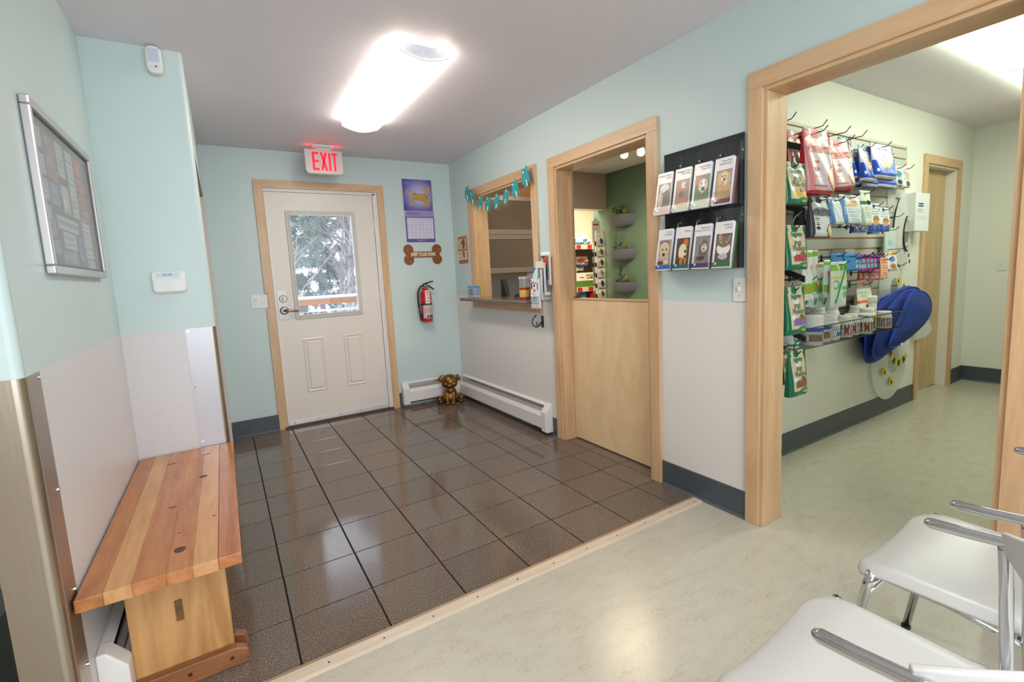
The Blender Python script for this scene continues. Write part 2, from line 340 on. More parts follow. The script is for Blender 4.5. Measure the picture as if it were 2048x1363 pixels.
# left sliver wall with opening to the alcove
AZ, AY0, AY1 = 2.0, -1.66, -.30
wall('wall_left', [(XL - .10, XL, -3.13, YN, 0, WZ), (XL - .10, XL, -3.13, YN, WZ, H)], [PAINT, FRP], lambda n, c: 1 if (c.z < WZ and n.x > .5) else 0)
wall('wall_nib', [(XL - .10, XW - .02, YN, YN + .12, 0, WZ), (XL - .10, XW - .02, YN, YN + .12, WZ, H)], [PAINT, FRP], lambda n, c: 1 if (c.z < WZ and n.y < -.5) else 0)
wall('wall_alcove', [(XW - .12, XW, YN + .0201, AY0, 0, H), (XW - .12, XW, AY1, YD, 0, H), (XW - .12, XW, AY0, AY1, AZ, H)], [PAINT, PINKP, mat('pinkish_white_paint', (222, 208, 204), .5)], lambda n, c: (1 if n.z < -.5 else (2 if n.y < -.5 and c.y < -.2 else 0)))
wall('wall_alcove_outer', [(-1.5, -1.4, YN, .06, 0, H)], [EASTP], lambda n, c: 0)
# rounded outer corners
def corner(name, cx, cy, r, a0, a1, z0, z1, m, parent=None):
    pts = [(cx, cy)] + [(cx + r * math.cos(math.radians(a0 + (a1 - a0) * k / 8)), cy + r * math.sin(math.radians(a0 + (a1 - a0) * k / 8))) for k in range(9)]
    o = MB().prism(pts, z0, z1, plane='xy').build(name, m, parent); return smooth_by_angle(o, 30)
struct(corner('trim_1', XW - .02, YN + .02, .02, 270, 360, 0, H, PAINT))
# stainless guards: flat flange, rounded nose, flat flange, with screws
def guard(idx, flange, nose, other, screws, label):
    mb = MB(); mb.box(*flange); mb.box(*other); o = struct(mb.build('trim_%d' % idx, STEEL if idx == 3 else mat('brighter_lit_steel', (180, 178, 182), .42, metal=.9)), label)  # nib guard: copy of the steel, its brighter light put into the colour
    corner('rounded_nose', *nose, STEEL, o)
    for c, d in screws:
        s = MB().tube([c, tuple(Vector(c) + Vector(d) * .003)], .006, 8).build('screw', CHROME, o)
guard(2, (-.281, XW - .02, YN - .002, YN - .0005, 0, WZ), (XW - .02, YN + .02, .022, 270, 360, 0, WZ), (XW + .0005, XW + .002, YN + .02, AY0, 0, WZ),
      [((-.268, YN - .002, z), (0, -1, 0)) for z in (1.08, .79, .50)], 'stainless steel corner guard on the nib wall beside the bench')
guard(3, (XL + .0005, XL + .002, -3.12, -3.03, 0, WZ), (XL - .02, -3.13, .022, 270, 360, 0, WZ), (XL - .10, XL - .02, -3.152, -3.1505, 0, WZ),
      [((XL + .002, -3.04, z), (1, 0, 0)) for z in (1.08, .77, .48, .25)], 'stainless steel corner guard on the wall end nearest the camera')
wall('wall_left_end', [(XL - .10, XL - .02, -3.15, -3.13, 0, H), (XL - .02, XL, -3.13, -3.13 + .001, 0, H)], [PAINT], lambda n, c: 0)
struct(corner('trim_4', XL - .02, -3.13, .02, 270, 360, WZ, H, PAINT))
# floors
fv = MB().box(-3.2, 6.4, -7.4, -3.115, -.06, -.001).box(2.04, 6.4, -3.115, -2.9, -.06, -.001).build('floor', VINYL); struct(fv)
struct(MB().box(-1.5, 2.2, -3.115, .05, -.06, -.008).build('floor_grout', GROUT))
struct(MB().box(2.181, 6.4, -2.9, 1.4, -.06, -.001).box(-3.2, XL - .1, -3.115, 0, -.06, -.001).build('floor_back_rooms', VINYL))
fl = bpy.data.objects.new('floor_tiles', None); COL.objects.link(fl); struct(fl, 'dark terrazzo tile floor of the entrance')
xs = [XL, -.312, 0] + [U * k for k in range(1, 7)] + [XR]; ys = [YD, -.312] + [-U * k for k in range(2, 10)] + [-3.092]
cache = {}
for i in range(len(xs) - 1):
    for j in range(len(ys) - 1):
        if xs[i + 1] <= 0 and ys[j + 1] > YN + .2 and i == 0: continue
        w_, d_ = xs[i + 1] - xs[i] - .0062, ys[j] - ys[j + 1] - .0062; key = (round(w_, 3), round(d_, 3))
        if key not in cache: o = MB().box(-w_ / 2, w_ / 2, -d_ / 2, d_ / 2, -.012, 0).build('tile', TILE, fl, bevel=.0012, seg=1); cache[key] = o
        else: o = cache[key].copy(); COL.objects.link(o)
        o.location = ((xs[i] + xs[i + 1]) / 2 + random.uniform(-.0006, .0006), (ys[j] + ys[j + 1]) / 2, random.uniform(-.0006, 0))
# the door opening strip of tile under the half door
for (a, b) in ((D1, -2.496), (-2.492, -2.184), (-2.18, D2)):
    MB().box(XR + .002, XE, a, b - .002, -.012, 0).build('tile', TILE, fl)
# threshold strip
th = MB().prism([(-3.155, -.0008), (-3.145, .005), (-3.105, .007), (-3.1, .007), (-3.1, -.01), (-3.155, -.01)], XL, 2.02, plane='yz').build('trim_5', mat('pale_oak_threshold', (204, 186, 166), .4, noise=.08, nscale=12, stretch=(.3, 4, 1)))
struct(th, 'pale threshold strip between tile and vinyl'); struct(th)
MB().box(XL, 2.02, -3.1, -3.088, -.01, .008).build('wooden_edge', wood('threshold_edge', (150, 124, 92), (178, 150, 116), .5, 'x'), th)
for k in range(13): MB().tube([(-.3 + .19 * k, -3.128, .004), (-.3 + .19 * k, -3.128, .0072)], .0035, 8).build('screw', mat('rusty_screw', (92, 66, 44), .5, metal=.4), th)
# ceilings
struct(MB().box(-3.2, 6.4, -7.4, 1.4, H, H + .1).build('ceiling', CEILP))
# far enclosing walls
wall('wall_south', [(-3.2, 6.4, -7.5, -7.4, 0, H)], [CREAMP], lambda n, c: 0)
wall('wall_west', [(-3.3, -3.2, -7.5, 0, 0, H)], [CREAMP], lambda n, c: 0)
wall('wall_west_room', [(-3.2, XL - .1, -1.7, -1.6, 0, H)], [EASTP], lambda n, c: 0)
wall('wall_far', [(6.2, 6.3, -5.2, -2.93, 0, H)], [EASTP], lambda n, c: 0)
wall('wall_east_south', [(XE, 6.3, -5.3, -5.2, 0, H)], [EASTP], lambda n, c: 0)
P1, P2, PZ = 5.10, 5.80, 2.04                             # inner door of the shop room
wall('wall_slat', [(XE, P1, YS, -2.93, 0, H), (P2, 6.2, YS, -2.93, 0, H), (P1, P2, YS, -2.93, PZ, H)], [EASTP, GREENP], lambda n, c: 1 if n.y > .5 else 0)
GX = 4.06
wall('wall_green', [(GX, GX + .12, -2.93, 0.0, 0, H)], [GREENP], lambda n, c: 0)
wall('wall_reception_north', [(XE, 3.05, -.09, .03, 0, H)], [GREYP], lambda n, c: 0)
wall('wall_header', [(3.05, GX, -.25, -.09, 2.015, H)], [PINKP, WHITE_P], lambda n, c: 1 if n.z < -.5 else 0)
wall('wall_store_room', [(3.05, 5.2, 1.1, 1.2, 0, H), (5.1, 5.2, 0, 1.1, 0, H), (2.95, 3.05, .03, 1.2, 0, H), (GX + .12, 5.2, -.1, 0, 0, H)], [CREAMP], lambda n, c: 0)
# ---- baseboards
def baseboard(name, runs):
    mb = MB()
    for (ax, c, a, b, s) in runs:        # s: direction the board faces
        prof = [(0, 0), (.016, 0), (.013, .004), (.007, .012), (.006, .140), (.0, .143)]
        if ax == 'y': poly = [(c + s * p, q) for p, q in prof]; mb.prism(poly, a, b, plane='yz')    # runs along x
        else: poly = [(c + s * p, q) for p, q in prof]; mb.prism(poly, a, b, plane='xz')
    return struct(mb.build(name, RUBBER), 'slate rubber cove baseboard')
baseboard('baseboard_back', [('y', YD, XW, .217, -1)])
baseboard('baseboard_alcove', [('x', XW, AY1, YD, 1)])
baseboard('baseboard_right', [('x', XR, -3.395, -2.865, -1), ('x', XR, -1.828, -1.60, -1), ('x', XR, -7.4, O1 - .07, -1)])
baseboard('baseboard_shop', [('y', YS, XE, 5.05, -1), ('y', YS, 5.88, 6.2, -1)])
baseboard('baseboard_far', [('x', 6.2, -3.365, YS, -1), ('x', 6.2, -5.2, -4.3, -1)])
baseboard('baseboard_back_door_side', [('y', YD, 1.326, 1.37, -1)])
# ---- maple casings
def casing(idx, y0, y1, z0, z1, wd, label, sill=False, xin=XE, top=.075, deep=True):
    """casing on the right wall round an opening y0..y1 (y0<y1), parts: jambs, head, board faces"""
    root = struct(thing('trim_%d' % idx, label, 'trim')); del root['category']
    xf = XR - .018
    lo = z0 - (top if sill else 0)
    MB().box(xf, XR, y1, y1 + wd, lo, z1).build('casing_board', MAPLE_V, root, bevel=.0015)
    MB().box(xf, XR, y0 - wd, y0, lo, z1).build('casing_board', MAPLE_V, root, bevel=.0015)
    MB().box(xf, XR, y0 - wd, y1 + wd, z1, z1 + top).build('head_board', MAPLE_Y, root, bevel=.0015)
    if sill: MB().box(xf, XR, y0, y1, z0 - top, z0 - .004).build('apron_board', MAPLE_Y, root, bevel=.0015)
    e = .006
    if deep:
        MB().box(XR - e, xin + .012, y1 - .018, y1 + .001, z0, z1 - .0182).build('jamb', MAPLE_V, root, bevel=.001)
        MB().box(XR - e, xin + .012, y0 - .001, y0 + .018, z0, z1 - .0182).build('jamb', MAPLE_V, root, bevel=.001)
        MB().box(XR - e, xin + .012, y0, y1, z1 - .018, z1).build('head_jamb', MAPLE_Y, root, bevel=.001)
    return root
casing(6, W1, W2, WZ0, WZ1, .073, 'maple casing round the pass-through window in the right wall', True)
casing(7, D1, D2, 0, DZ, .072, 'maple casing round the half door in the right wall')
MB().box(XE - .03, XE - .012, D2 - .034, D2 - .018, 0, DZ - .02).build('stop', MAPLE_V, bpy.data.objects['trim_7'])
c8 = casing(8, O1, O2, 0, OZ, .066, 'maple casing round the wide opening to the shop room')
MB().box(XE, XE + .018, O2 - .01, O2 + .055, 0, OZ + .06).build('casing_board', MAPLE_V, c8)
# exit door casing (notched round the switch plate)
r9 = struct(thing('trim_9', 'maple casing round the exit door', 'trim')); del r9['category']
n0, n1 = 1.095, 1.228
MB().prism([(.217, 0), (.285, 0), (.285, 2.125), (.217, 2.125), (.217, n1), (.238, n1), (.238, n0), (.217, n0)], YD - .018, YD).build('casing_board', MAPLE_V, r9, bevel=.001)
MB().box(1.262, 1.326, YD - .018, YD, 0, 2.125).build('casing_board', MAPLE_V, r9, bevel=.001)
MB().box(.217, 1.326, YD - .018, YD, 2.125, 2.193).build('head_board', MAPLE_X, r9, bevel=.001)
# shop-room inner door and casing on the slat wall, far door casing
r10 = struct(thing('trim_10', 'maple casing round the birch door in the shop room', 'trim')); del r10['category']
for a, b in ((5.03, 5.10), (5.80, 5.87)): MB().box(a, b, YS - .018, YS, 0, PZ).build('casing_board', MAPLE_V, r10, bevel=.001)
MB().box(5.03, 5.87, YS - .0185, YS, PZ, 2.11).build('head_board', MAPLE_X, r10, bevel=.001)
for a, b in ((5.10, 5.115), (5.785, 5.80)): MB().box(a, b, YS, YS + .14, 0, PZ).build('jamb', WHITE, r10)
MB().box(5.115, 5.785, YS, YS + .14, PZ - .015, PZ).build('head_jamb', WHITE, r10)
d2 = struct(MB().box(5.117, 5.783, YS + .075, YS + .115, .01, PZ - .018).build('door_2', BIRCH_DOOR), 'birch veneer door at the end of the shop room')
MB().box(5.10, 5.80, YS + .05, YS + .075, 0, PZ).box(5.10, 5.8, YS + .12, YS + .13, 0, PZ)
r11 = struct(thing('trim_11', 'maple casing at the far wall of the shop room', 'trim')); del r11['category']
MB().box(6.182, 6.2, -3.435, -3.37, 0, 2.065).build('casing_board', MAPLE_V, r11, bevel=.001)
MB().box(6.182, 6.2, -4.3, -3.37, 2.065, 2.13).build('head_board', MAPLE_Y, r11, bevel=.001)
MB().box(6.17, 6.2, -3.452, -3.436, 0, 2.06).build('strike_jamb', BLACK, r11)
d3 = struct(MB().box(6.186, 6.2, -4.23, -3.453, .01, 2.06).build('door_3', WHITE_D), 'white door in the far wall of the shop room')
# ================================================================== EXIT DOOR (door_1)
dr = struct(thing('door_1', 'white half-glazed exit door with a raised two-panel bottom', 'door', (0, 0, 0))); del dr['category']
DY = YD + .012                       # face of the slab
jm = WHITE
MB().box(.262, .286, YD - .006, YD + .15, 0, 2.125).build('jamb', jm, dr, bevel=.001)
MB().box(1.222, 1.282, YD + .002, YD + .15, 0, 2.125).box(1.245, 1.262, YD - .004, YD + .002, 0, 2.125).build('jamb', jm, dr, bevel=.001)
MB().box(.286, 1.245, YD + .002, YD + .15, 2.10, 2.125).box(.286, 1.245, YD - .004, YD + .002, 2.112, 2.125).build('head_jamb', jm, dr, bevel=.001)
gx0, gx1, gz0, gz1 = .476, 1.010, 1.012, 1.906
slab = MB()
for b in ((.290, gx0, .04, 2.098), (gx1, 1.218, .04, 2.098), (gx0, gx1, .04, gz0), (gx0, gx1, gz1, 2.098)): slab.box(b[0], b[1], DY, DY + .044, b[2], b[3])
sl = slab.build('slab', WHITE_D, dr)
def raised(x0, x1, z0, z1):
    """raised panel: sunken groove then a bevelled field"""
    mb = MB(); e = [(0, 0), (.012, -.006), (.030, .002), (.042, -.008)]; vs = []; fs = []
    for k, (i, y) in enumerate(e): vs += [(x0 + i, DY + y, z0 + i), (x1 - i, DY + y, z0 + i), (x1 - i, DY + y, z1 - i), (x0 + i, DY + y, z1 - i)]
    for k in range(3):
        for q in range(4): a, b = k * 4 + q, k * 4 + (q + 1) % 4; fs.append((a, b, b + 4, a + 4))
    fs.append((12, 13, 14, 15)); mb.add(vs, fs)
    return mb.build('raised_panel', WHITE_D, dr, fix=False)
raised(.480, .666, .295, .800); raised(.838, 1.022, .295, .800)
def frame(name, x0, x1, z0, z1, wd, y0, y1, m, parent, bevel=.003):
    mb = MB(); mb.box(x0, x0 + wd, y0, y1, z0, z1).box(x1 - wd, x1, y0, y1, z0, z1).box(x0 + wd, x1 - wd, y0, y1, z0, z0 + wd).box(x0 + wd, x1 - wd, y0, y1, z1 - wd, z1)
    return mb.build(name, m, parent, bevel=bevel)
lf = frame('glazing_frame', .444, 1.044, .98, 1.94, .030, DY - .014, DY + .002, mat('glazing_bead', (200, 197, 188), .4), dr)
frame('inner_bead', .466, 1.022, 1.002, 1.918, .014, DY - .02, DY - .005, mat('glazing_bead', (206, 202, 194), .4), lf, .002)
MB().box(gx0, gx1, DY + .018, DY + .024, gz0, gz1).build('pane', GLASS, dr)
for z in (1.25, 1.65, 1.90): pass
MB().box(.482, .556, DY + .010, DY + .016, 1.035, 1.085).build('window_sticker', mat('grey_sticker', (172, 182, 178), .5), dr)
MB().box(.290, 1.218, DY - .006, DY + .03, .018, .056).build('sweep', mat('sweep_alu', (214, 212, 210), .35, metal=.3), dr, bevel=.002)
for k in range(5): MB().tube([(.345 + k * .2, DY - .006, .04), (.345 + k * .2, DY - .009, .04)], .005, 8).build('screw', BLACK, dr)
struct(MB().box(.262, 1.262, YD - .02, YD + .15, -.002, .018).build('trim_12', mat('dark_threshold', (74, 54, 42), .5)))
for z in (1.82, 1.13, .36):
    h = MB(); 
    for q in range(3): h.tube([(1.2325, DY - .004, z - .05 + q * .034), (1.2325, DY - .004, z - .05 + q * .034 + .031)], .0065, 10)
    h.box(1.219, 1.246, DY - .002, DY, z - .05, z + .05); h.build('hinge', mat('cream_hinge', (206, 194, 178), .35, metal=.5), dr, smooth=False)
lk = MB().box(.310, .395, DY - .004, DY, .985, 1.245).build('lock_plate', NICKEL, dr, bevel=.001)
MB().tube([(.358, DY - .004, 1.170), (.358, DY - .010, 1.170), (.358, DY - .014, 1.170)], [.033, .033, .028], 24).build('deadbolt_rose', NICKEL, lk)
MB().tube([(.358, DY - .014, 1.170), (.358, DY - .028, 1.170)], [.013, .012], 16).box(.353, .363, DY - .044, DY - .028, 1.152, 1.188).build('thumb_turn', NICKEL, lk, bevel=.001)
MB().tube([(.358, DY - .004, 1.066), (.358, DY - .014, 1.066), (.358, DY - .020, 1.066)], [.036, .036, .026], 24).build('lever_rose', NICKEL, lk)
MB().tube([(.358, DY - .02, 1.066), (.358, DY - .055, 1.066)], .011, 14).tube([(.352, DY - .055, 1.066), (.39, DY - .058, 1.064), (.43, DY - .056, 1.06), (.468, DY - .048, 1.058)], [.012, .011, .010, .008], 12).build('lever_handle', NICKEL, lk, smooth=True)
# ================================================================== HALF DOOR
hd = struct(thing('door_4', 'lower half of a birch plywood dutch door', 'door')); del hd['category']
MB().box(XE - .045, XE - .008, D1 + .02, D2 - .02, .010, 1.075).build('panel', BIRCH, hd, bevel=.001)
MB().box(XE - .052, XE - .002, D1 + .019, D2 - .019, 1.075, 1.086).build('ledge', MAPLE_Y, hd, bevel=.001)
MB().tube([(XE - .03, D2 - .07, 1.086), (XE - .03, D2 - .07, 1.10)], .012, 10).box(XE - .04, XE - .02, D2 - .10, D2 - .04, 1.086, 1.092).build('latch', mat('dark_brass', (90, 70, 44), .4, metal=.7), hd)
MB().box(XE - .008, XE + .004, D2 - .020, D2 - .013, .0, DZ - .03).build('edge_guide', ALU, hd)
# ================================================================== CEILING FIXTURES
LENS = mat('wrap_lens_glow', (255, 243, 230), .4, emit=L_WRAP); LENS_E = mat('shop_lens_glow', (244, 255, 228), .4, emit=L_EAST)
LENS_OUT = mat('shop_lens_edge', (236, 240, 220), .3)
def wrap_light(label, loc, rz, L, wd, lens):
    r = thing('ceiling_light', label, 'ceiling light', loc, rz)
    h = .075; n = 12
    prof = [(-wd / 2 * math.cos(PI * k / n) if True else 0, -h * (.45 + .55 * math.sin(PI * k / n)) if 0 < k < n else -h * .42) for k in range(n + 1)]
    prof = [(-wd / 2, 0)] + [(-wd / 2, -h * .55)] + [(-wd / 2 + wd * k / 10, -h * (.60 + .40 * math.sin(PI * k / 10))) for k in range(0, 11)] + [(wd / 2, -h * .55), (wd / 2, 0)]
    mb = MB(); vs = []; fs = []; m = len(prof)
    for y in (-L / 2, L / 2): vs += [(x, y, z) for x, z in prof]
    for k in range(m - 1): fs.append((k, k + 1, m + k + 1, m + k))
    mb.add(vs, fs); o = mb.build('lens', lens, r, smooth=True, fix=False)
    for s in (-1, 1):
        y0 = s * (L / 2); MB().prism([(x * .96, z * .88) for x, z in prof][1:-1] + [(wd / 2 * .7, -.004), (-wd / 2 * .7, -.004)], y0 - s * .012, y0 - s * .004).build('end_plate', mat('fixture_end_grey', (206, 210, 222), .4), r, bevel=.002)
        rim = MB()
        for (p, q) in zip(prof[1:-1][:-1], prof[1:-1][1:]): rim.tube([(p[0], y0, p[1]), (q[0], y0, q[1])], .0035, 6)
        rim.build('lens_rim', PLASTIC, r)
        MB().tube([(0.02, y0 - s * .004, -.03), (0.02, y0 + s * .0, -.03)], .011, 12).build('knockout', mat('fixture_end_grey', (206, 210, 222), .4), r)
    MB().box(-wd * .3, wd * .3, -L / 2 + .02, L / 2 - .02, -.012, -.001).build('pan', WHITE, r)
    return r
wrap_light('long white wraparound light on the entrance ceiling before the exit door', (.885, -1.76, H), 0, 1.28, .255, LENS)
for k, x in enumerate((3.585, 4.825)):
    wrap_light(('glowing wraparound light in the shop room, the one cut by the opening head', 'further wraparound light in the shop room, its near end touching the first one')[k], (x, -3.86, H), PI / 2, 1.22, .40, LENS_E)
# ================================================================== EXIT SIGN
ex = thing('exit_sign', 'white exit sign with glowing red letters hung from the ceiling over the door', 'exit sign', (.750, -.40, -.030)); ex.scale = (.96, 1, 1)
MB().prism([(-.155, 2.443 - .012), (-.157, 2.44)] and rrect(-.157, .157, 2.232, 2.435 - .012, .028)[6:] + [(.157, 2.425)] and [(-.157, 2.428), (-.157, 2.262), (-.15, 2.245), (-.14, 2.236), (-.125, 2.232), (.125, 2.232), (.14, 2.236), (.15, 2.245), (.157, 2.262), (.157, 2.428)], -.022, .022).build('housing', mat('sign_plastic', (214, 208, 204), .4), ex, bevel=.003)
MB().box(-.085, .085, -.03, .03, 2.448, H + .0299).box(-.06, .06, -.015, .015, 2.428, 2.448).build('canopy', PLASTIC, ex, bevel=.006)
REDGLOW = mat('red_letter_glow', (255, 8, 40), .5, emit=1.6)
lt = MB()
def bar(pts): lt.prism(pts, -.0245, -.0215)
zb, zt, s = 2.258, 2.408, .020
def X0(a): return -.098 + a
bar([(-.100, zb), (-.080, zb), (-.080, zt), (-.100, zt)]); bar([(-.080, zt - s), (-.044, zt - s), (-.044, zt), (-.080, zt)]); bar([(-.080, 2.325), (-.046, 2.325), (-.046, 2.343), (-.080, 2.343)]); bar([(-.080, zb), (-.044, zb), (-.044, zb + s), (-.080, zb + s)])
bar([(-.034, zt), (-.014, zt), (.026, zb), (.006, zb)]); bar([(.006, zt), (.026, zt), (-.014, zb), (-.034, zb)])
bar([(.036, zb), (.054, zb), (.054, zt), (.036, zt)])
bar([(.062, zt - s), (.112, zt - s), (.112, zt), (.062, zt)]); bar([(.078, zb), (.096, zb), (.096, zt - s), (.078, zt - s)])
lt.build('lettering', REDGLOW, ex)
MB().box(-.14, .14, .002, .018, 2.4281, 2.4286).build('hidden_glow_strip', mat('red_top_glow', (255, 40, 40), .5, emit=9.0), ex)  # unseen glowing strip added on the housing to redden the ceiling
# ================================================================== SWITCHES
sw = thing('light_switch', 'white double switch plate notched into the door casing', 'light switch', (.162, YD, 1.161))
MB().box(-.056, .0735, -.006, 0, -.058, .058).build('plate', PLASTIC, sw, bevel=.002)
MB().box(-.036, -.006, -.011, -.006, -.034, .030).build('rocker', PLASTIC, sw, bevel=.002)
MB().box(-.032, -.010, -.0125, -.0105, .004, .026).build('display', mat('pale_blue_lens', (176, 200, 206), .2), sw)
MB().box(.028, .036, -.016, -.006, -.010, .012).build('toggle', PLASTIC, sw, bevel=.001)
sw = thing('light_switch', 'white single toggle switch on the aqua wall below the brochure rack', 'light switch', (XR, -3.352, 1.157), RW)
MB().box(-.035, .035, -.006, 0, -.058, .058).build('plate', PLASTIC, sw, bevel=.002)
MB().box(-.005, .005, -.018, -.006, -.006, .014).build('toggle', PLASTIC, sw, bevel=.001)
for z in (-.03, .03): MB().tube([(0, -.006, z), (0, -.0072, z)], .003, 8).build('screw', NICKEL, sw)
sw = thing('light_switch', 'white switch plate on the far ivory wall of the shop room', 'light switch', (6.2, -3.295, 1.145), RW)
MB().box(-.035, .035, -.006, 0, -.058, .058).build('plate', PLASTIC, sw, bevel=.002)
MB().box(-.005, .005, -.016, -.006, -.008, .014).build('toggle', PLASTIC, sw, bevel=.001)
# ================================================================== ALARM DEVICES ON THE NIB
md = thing('motion_detector', 'white motion detector up by the ceiling on the narrow aqua wall', 'motion detector', (-.262, YN, 0))
MB().box(-.034, .0, -.006, 0, 2.335, 2.436).build('bracket', PLASTIC, md, bevel=.002)
MB().prism(rrect(-.028, .034, 2.312, 2.436, .026, 6), -.052, -.006).build('body', PLASTIC, md, bevel=.008, seg=3)
MB().prism([(-.018, 2.362), (.024, 2.362), (.024, 2.422), (-.018, 2.422)], -.0545, -.051).build('lens', mat('fresnel_lens', (198, 204, 222), .45), md, bevel=.002)
MB().ball((.008, -.052, 2.342), .004, 8).build('indicator', BLACKP, md)
kp = thing('alarm_keypad', 'white alarm keypad with a small display on the narrow aqua wall', 'alarm keypad', (-.317, YN, 1.336))
MB().prism(rrect(-.070, .070, -.056, .052, .020), -.022, 0).build('body', PLASTIC, kp, bevel=.006, seg=3)
MB().prism(rrect(-.066, .068, -.050, .014, .014), -.028, -.020).build('cover', PLASTIC, kp, bevel=.004)
MB().box(-.050, .045, -.0235, -.0215, .022, .044).build('display', mat('lcd_glass', (172, 196, 206), .15), kp)
text('readout', '10:18', .018, mat('lcd_digit', (70, 90, 110), .5), kp, (-.006, -.0238, .033), depth=.0002)
# ================================================================== WALL FRAME ON THE LEFT WALL
fr = thing('picture_frame', 'silver framed dental health display on the left wall above the bench', 'picture frame', (XL, -2.457, 1.357), LW)
fw, fh = .745, .51
for n_, b_ in (('frame_rail', (-fw / 2, fw / 2, 0, .026)), ('frame_rail', (-fw / 2, fw / 2, fh - .026, fh)), ('frame_stile', (-fw / 2, -fw / 2 + .026, .026, fh - .026)), ('frame_stile', (fw / 2 - .026, fw / 2, .026, fh - .026))):
    MB().box(b_[0], b_[1], -.024, -.001, b_[2], b_[3]).build(n_, ALU, fr, bevel=.004)
frame('inner_lip', -fw / 2 + .02, fw / 2 - .02, .02, fh - .02, .012, -.018, -.004, mat('dark_lip', (104, 98, 100), .4, metal=.5), fr, .001)
ink = Ink(110, 72, (26, 30, 32))
def photo(ink, u0, v0, u1, v1, base, seed):
    r_ = random.Random(seed); ink.rect(u0, v0, u1, v1, base)
    for _ in range(7): ink.ell(r_.uniform(u0, u1), r_.uniform(v0, v1), (u1 - u0) * r_.uniform(.10, .28), (v1 - v0) * r_.uniform(.10, .28), [min(255, max(0, b + r_.randint(-70, 70))) for b in base])
    m = (ink.U < u0) | (ink.U > u1) | (ink.V < v0) | (ink.V > v1); return m
def cards(ink, L):
    for (u0, v0, u1, v1, c, k) in L:
        if k == 't': ink.rect(u0, v0, u1, v1, c); ink.stripes(u0 + .006, v0 + .01, u1 - .006, v1 - .01, max(2, int((v1 - v0) * 22)), (150, 156, 164), .4)
        else: keep = ink.a.copy(); m = photo(ink, u0, v0, u1, v1, c, int(u0 * 977 + v0 * 131)); ink.a[m] = keep[m]
cards(ink, [(.03, .80, .17, .94, (190, 196, 204), 't'), (.03, .62, .17, .76, (190, 196, 204), 't'), (.03, .46, .17, .60, (190, 196, 204), 't'), (.03, .33, .16, .42, (190, 196, 204), 't'),
            (.20, .62, .36, .94, (160, 96, 104), 'p'), (.39, .70, .52, .94, (198, 202, 208), 't'), (.20, .44, .34, .60, (140, 146, 160), 'p'), (.38, .42, .52, .62, (176, 178, 182), 'p'),
            (.56, .42, .70, .94, (196, 200, 206), 't'), (.73, .80, .90, .94, (168, 60, 66), 'p'), (.73, .66, .90, .78, (168, 60, 72), 'p'), (.73, .53, .90, .64, (150, 66, 82), 'p'), (.76, .42, .92, .51, (160, 70, 60), 'p'),
            (.08, .20, .20, .34, (150, 140, 136), 'p'), (.24, .28, .62, .38, (196, 206, 212), 'n'), (.30, .14, .54, .26, (198, 204, 208), 't'), (.10, .08, .22, .18, (120, 128, 122), 'p'),
            (.58, .05, .68, .26, (64, 112, 150), 'p'), (.72, .10, .90, .40, (198, 200, 206), 't'), (.26, .03, .52, .12, (150, 154, 160), 'p'), (.03, .02, .06, .30, (178, 180, 176), 't'), (.74, .02, .9, .08, (190, 180, 180), 'p')])
ink.rect(.24, .28, .62, .38, (196, 206, 212))
sheet('collage', ink, fw - .06, fh - .06, fr, (0, -.006, .03))
text('heading', 'Dental Health Month', .03, mat('grey_letter', (96, 108, 116), .5), fr, (-.048, -.0072, .03 + .33 * (fh - .06)), width=.24, depth=.0002)
MB().box(-fw / 2 + .028, fw / 2 - .028, -.0125, -.011, .028, fh - .028).build('glazing', clear('picture_glazing', fr=.3, frost=.14), fr)
# ================================================================== BENCH
be = thing('wooden_bench', 'long pine trestle bench with a knotty orange-brown top against the left wall', 'bench', (0, 0, 0))
x0, x1, y0, y1, zt, zb = XL + .006, -.133, -3.095, -1.836, .470, .432
bw = [0, .058, .125, .205, .275, .345, 1]
cuts = [x0, x0 + .062, x0 + .125, x0 + .205, x0 + .27, x0 + .335, x1]
KN = mat('dark_knot', (84, 44, 30), .4, noise=.3, nscale=40)
for k in range(6):
    b_ = MB().box(cuts[k] + .0002, cuts[k + 1] - .0002, y0, y1, zb, zt).build('top_board', PINE_TOP[k], be, bevel=.003 if k in (0, 5) else .0006)
for (kx, ky, a, b) in ((-.30, -2.96, .016, .022), (-.345, -2.58, .014, .007), (-.255, -2.30, .016, .017), (-.39, -2.02, .02, .008), (-.25, -1.97, .018, .007), (-.21, -2.76, .005, .006), (-.31, -2.83, .004, .004), (-.30, -2.02, .004, .004)):
    pts = [(kx + a * math.cos(t) * (1 + .1 * math.sin(3 * t)), ky + b * math.sin(t) * (1 + .12 * math.cos(2 * t))) for t in [2 * PI * q / 14 for q in range(14)]]
    MB().prism(pts, zt - .001, zt + .0004, plane='xy').build('knot', KN, be)
for k, yy in enumerate((-2.90, -2.03)):
    MB().box(-.462, -.190, yy - .019, yy + .019, .045, zb).build('end_panel', PINE, be, bevel=.003)
    for q, (off, h) in enumerate(((-.036, .066), (.036, .070))):
        f = MB().prism([(-.50, 0), (-.155, 0), (-.148, .02), (-.152, h * .75), (-.185, h), (-.47, h), (-.50, h * .7)], yy + off - .016, yy + off + .016).build('foot', PINE_FOOT, be, bevel=.004)
    for xx in (-.43, -.32, -.20): MB().tube([(xx, yy - .0525, .034), (xx, yy - .0515, .034)], .007, 10).build('plug', KN, be)
    if k == 0:
        MB().box(-.338, -.318, yy - .0245, yy - .018, .215, .285).build('tenon_end', mat('tenon_grain', (110, 74, 42), .5, noise=.3, nscale=30), be, bevel=.001)
MB().box(-.345, -.311, -2.88, -2.05, .20, .30).build('stretcher', PINE, be, bevel=.003)
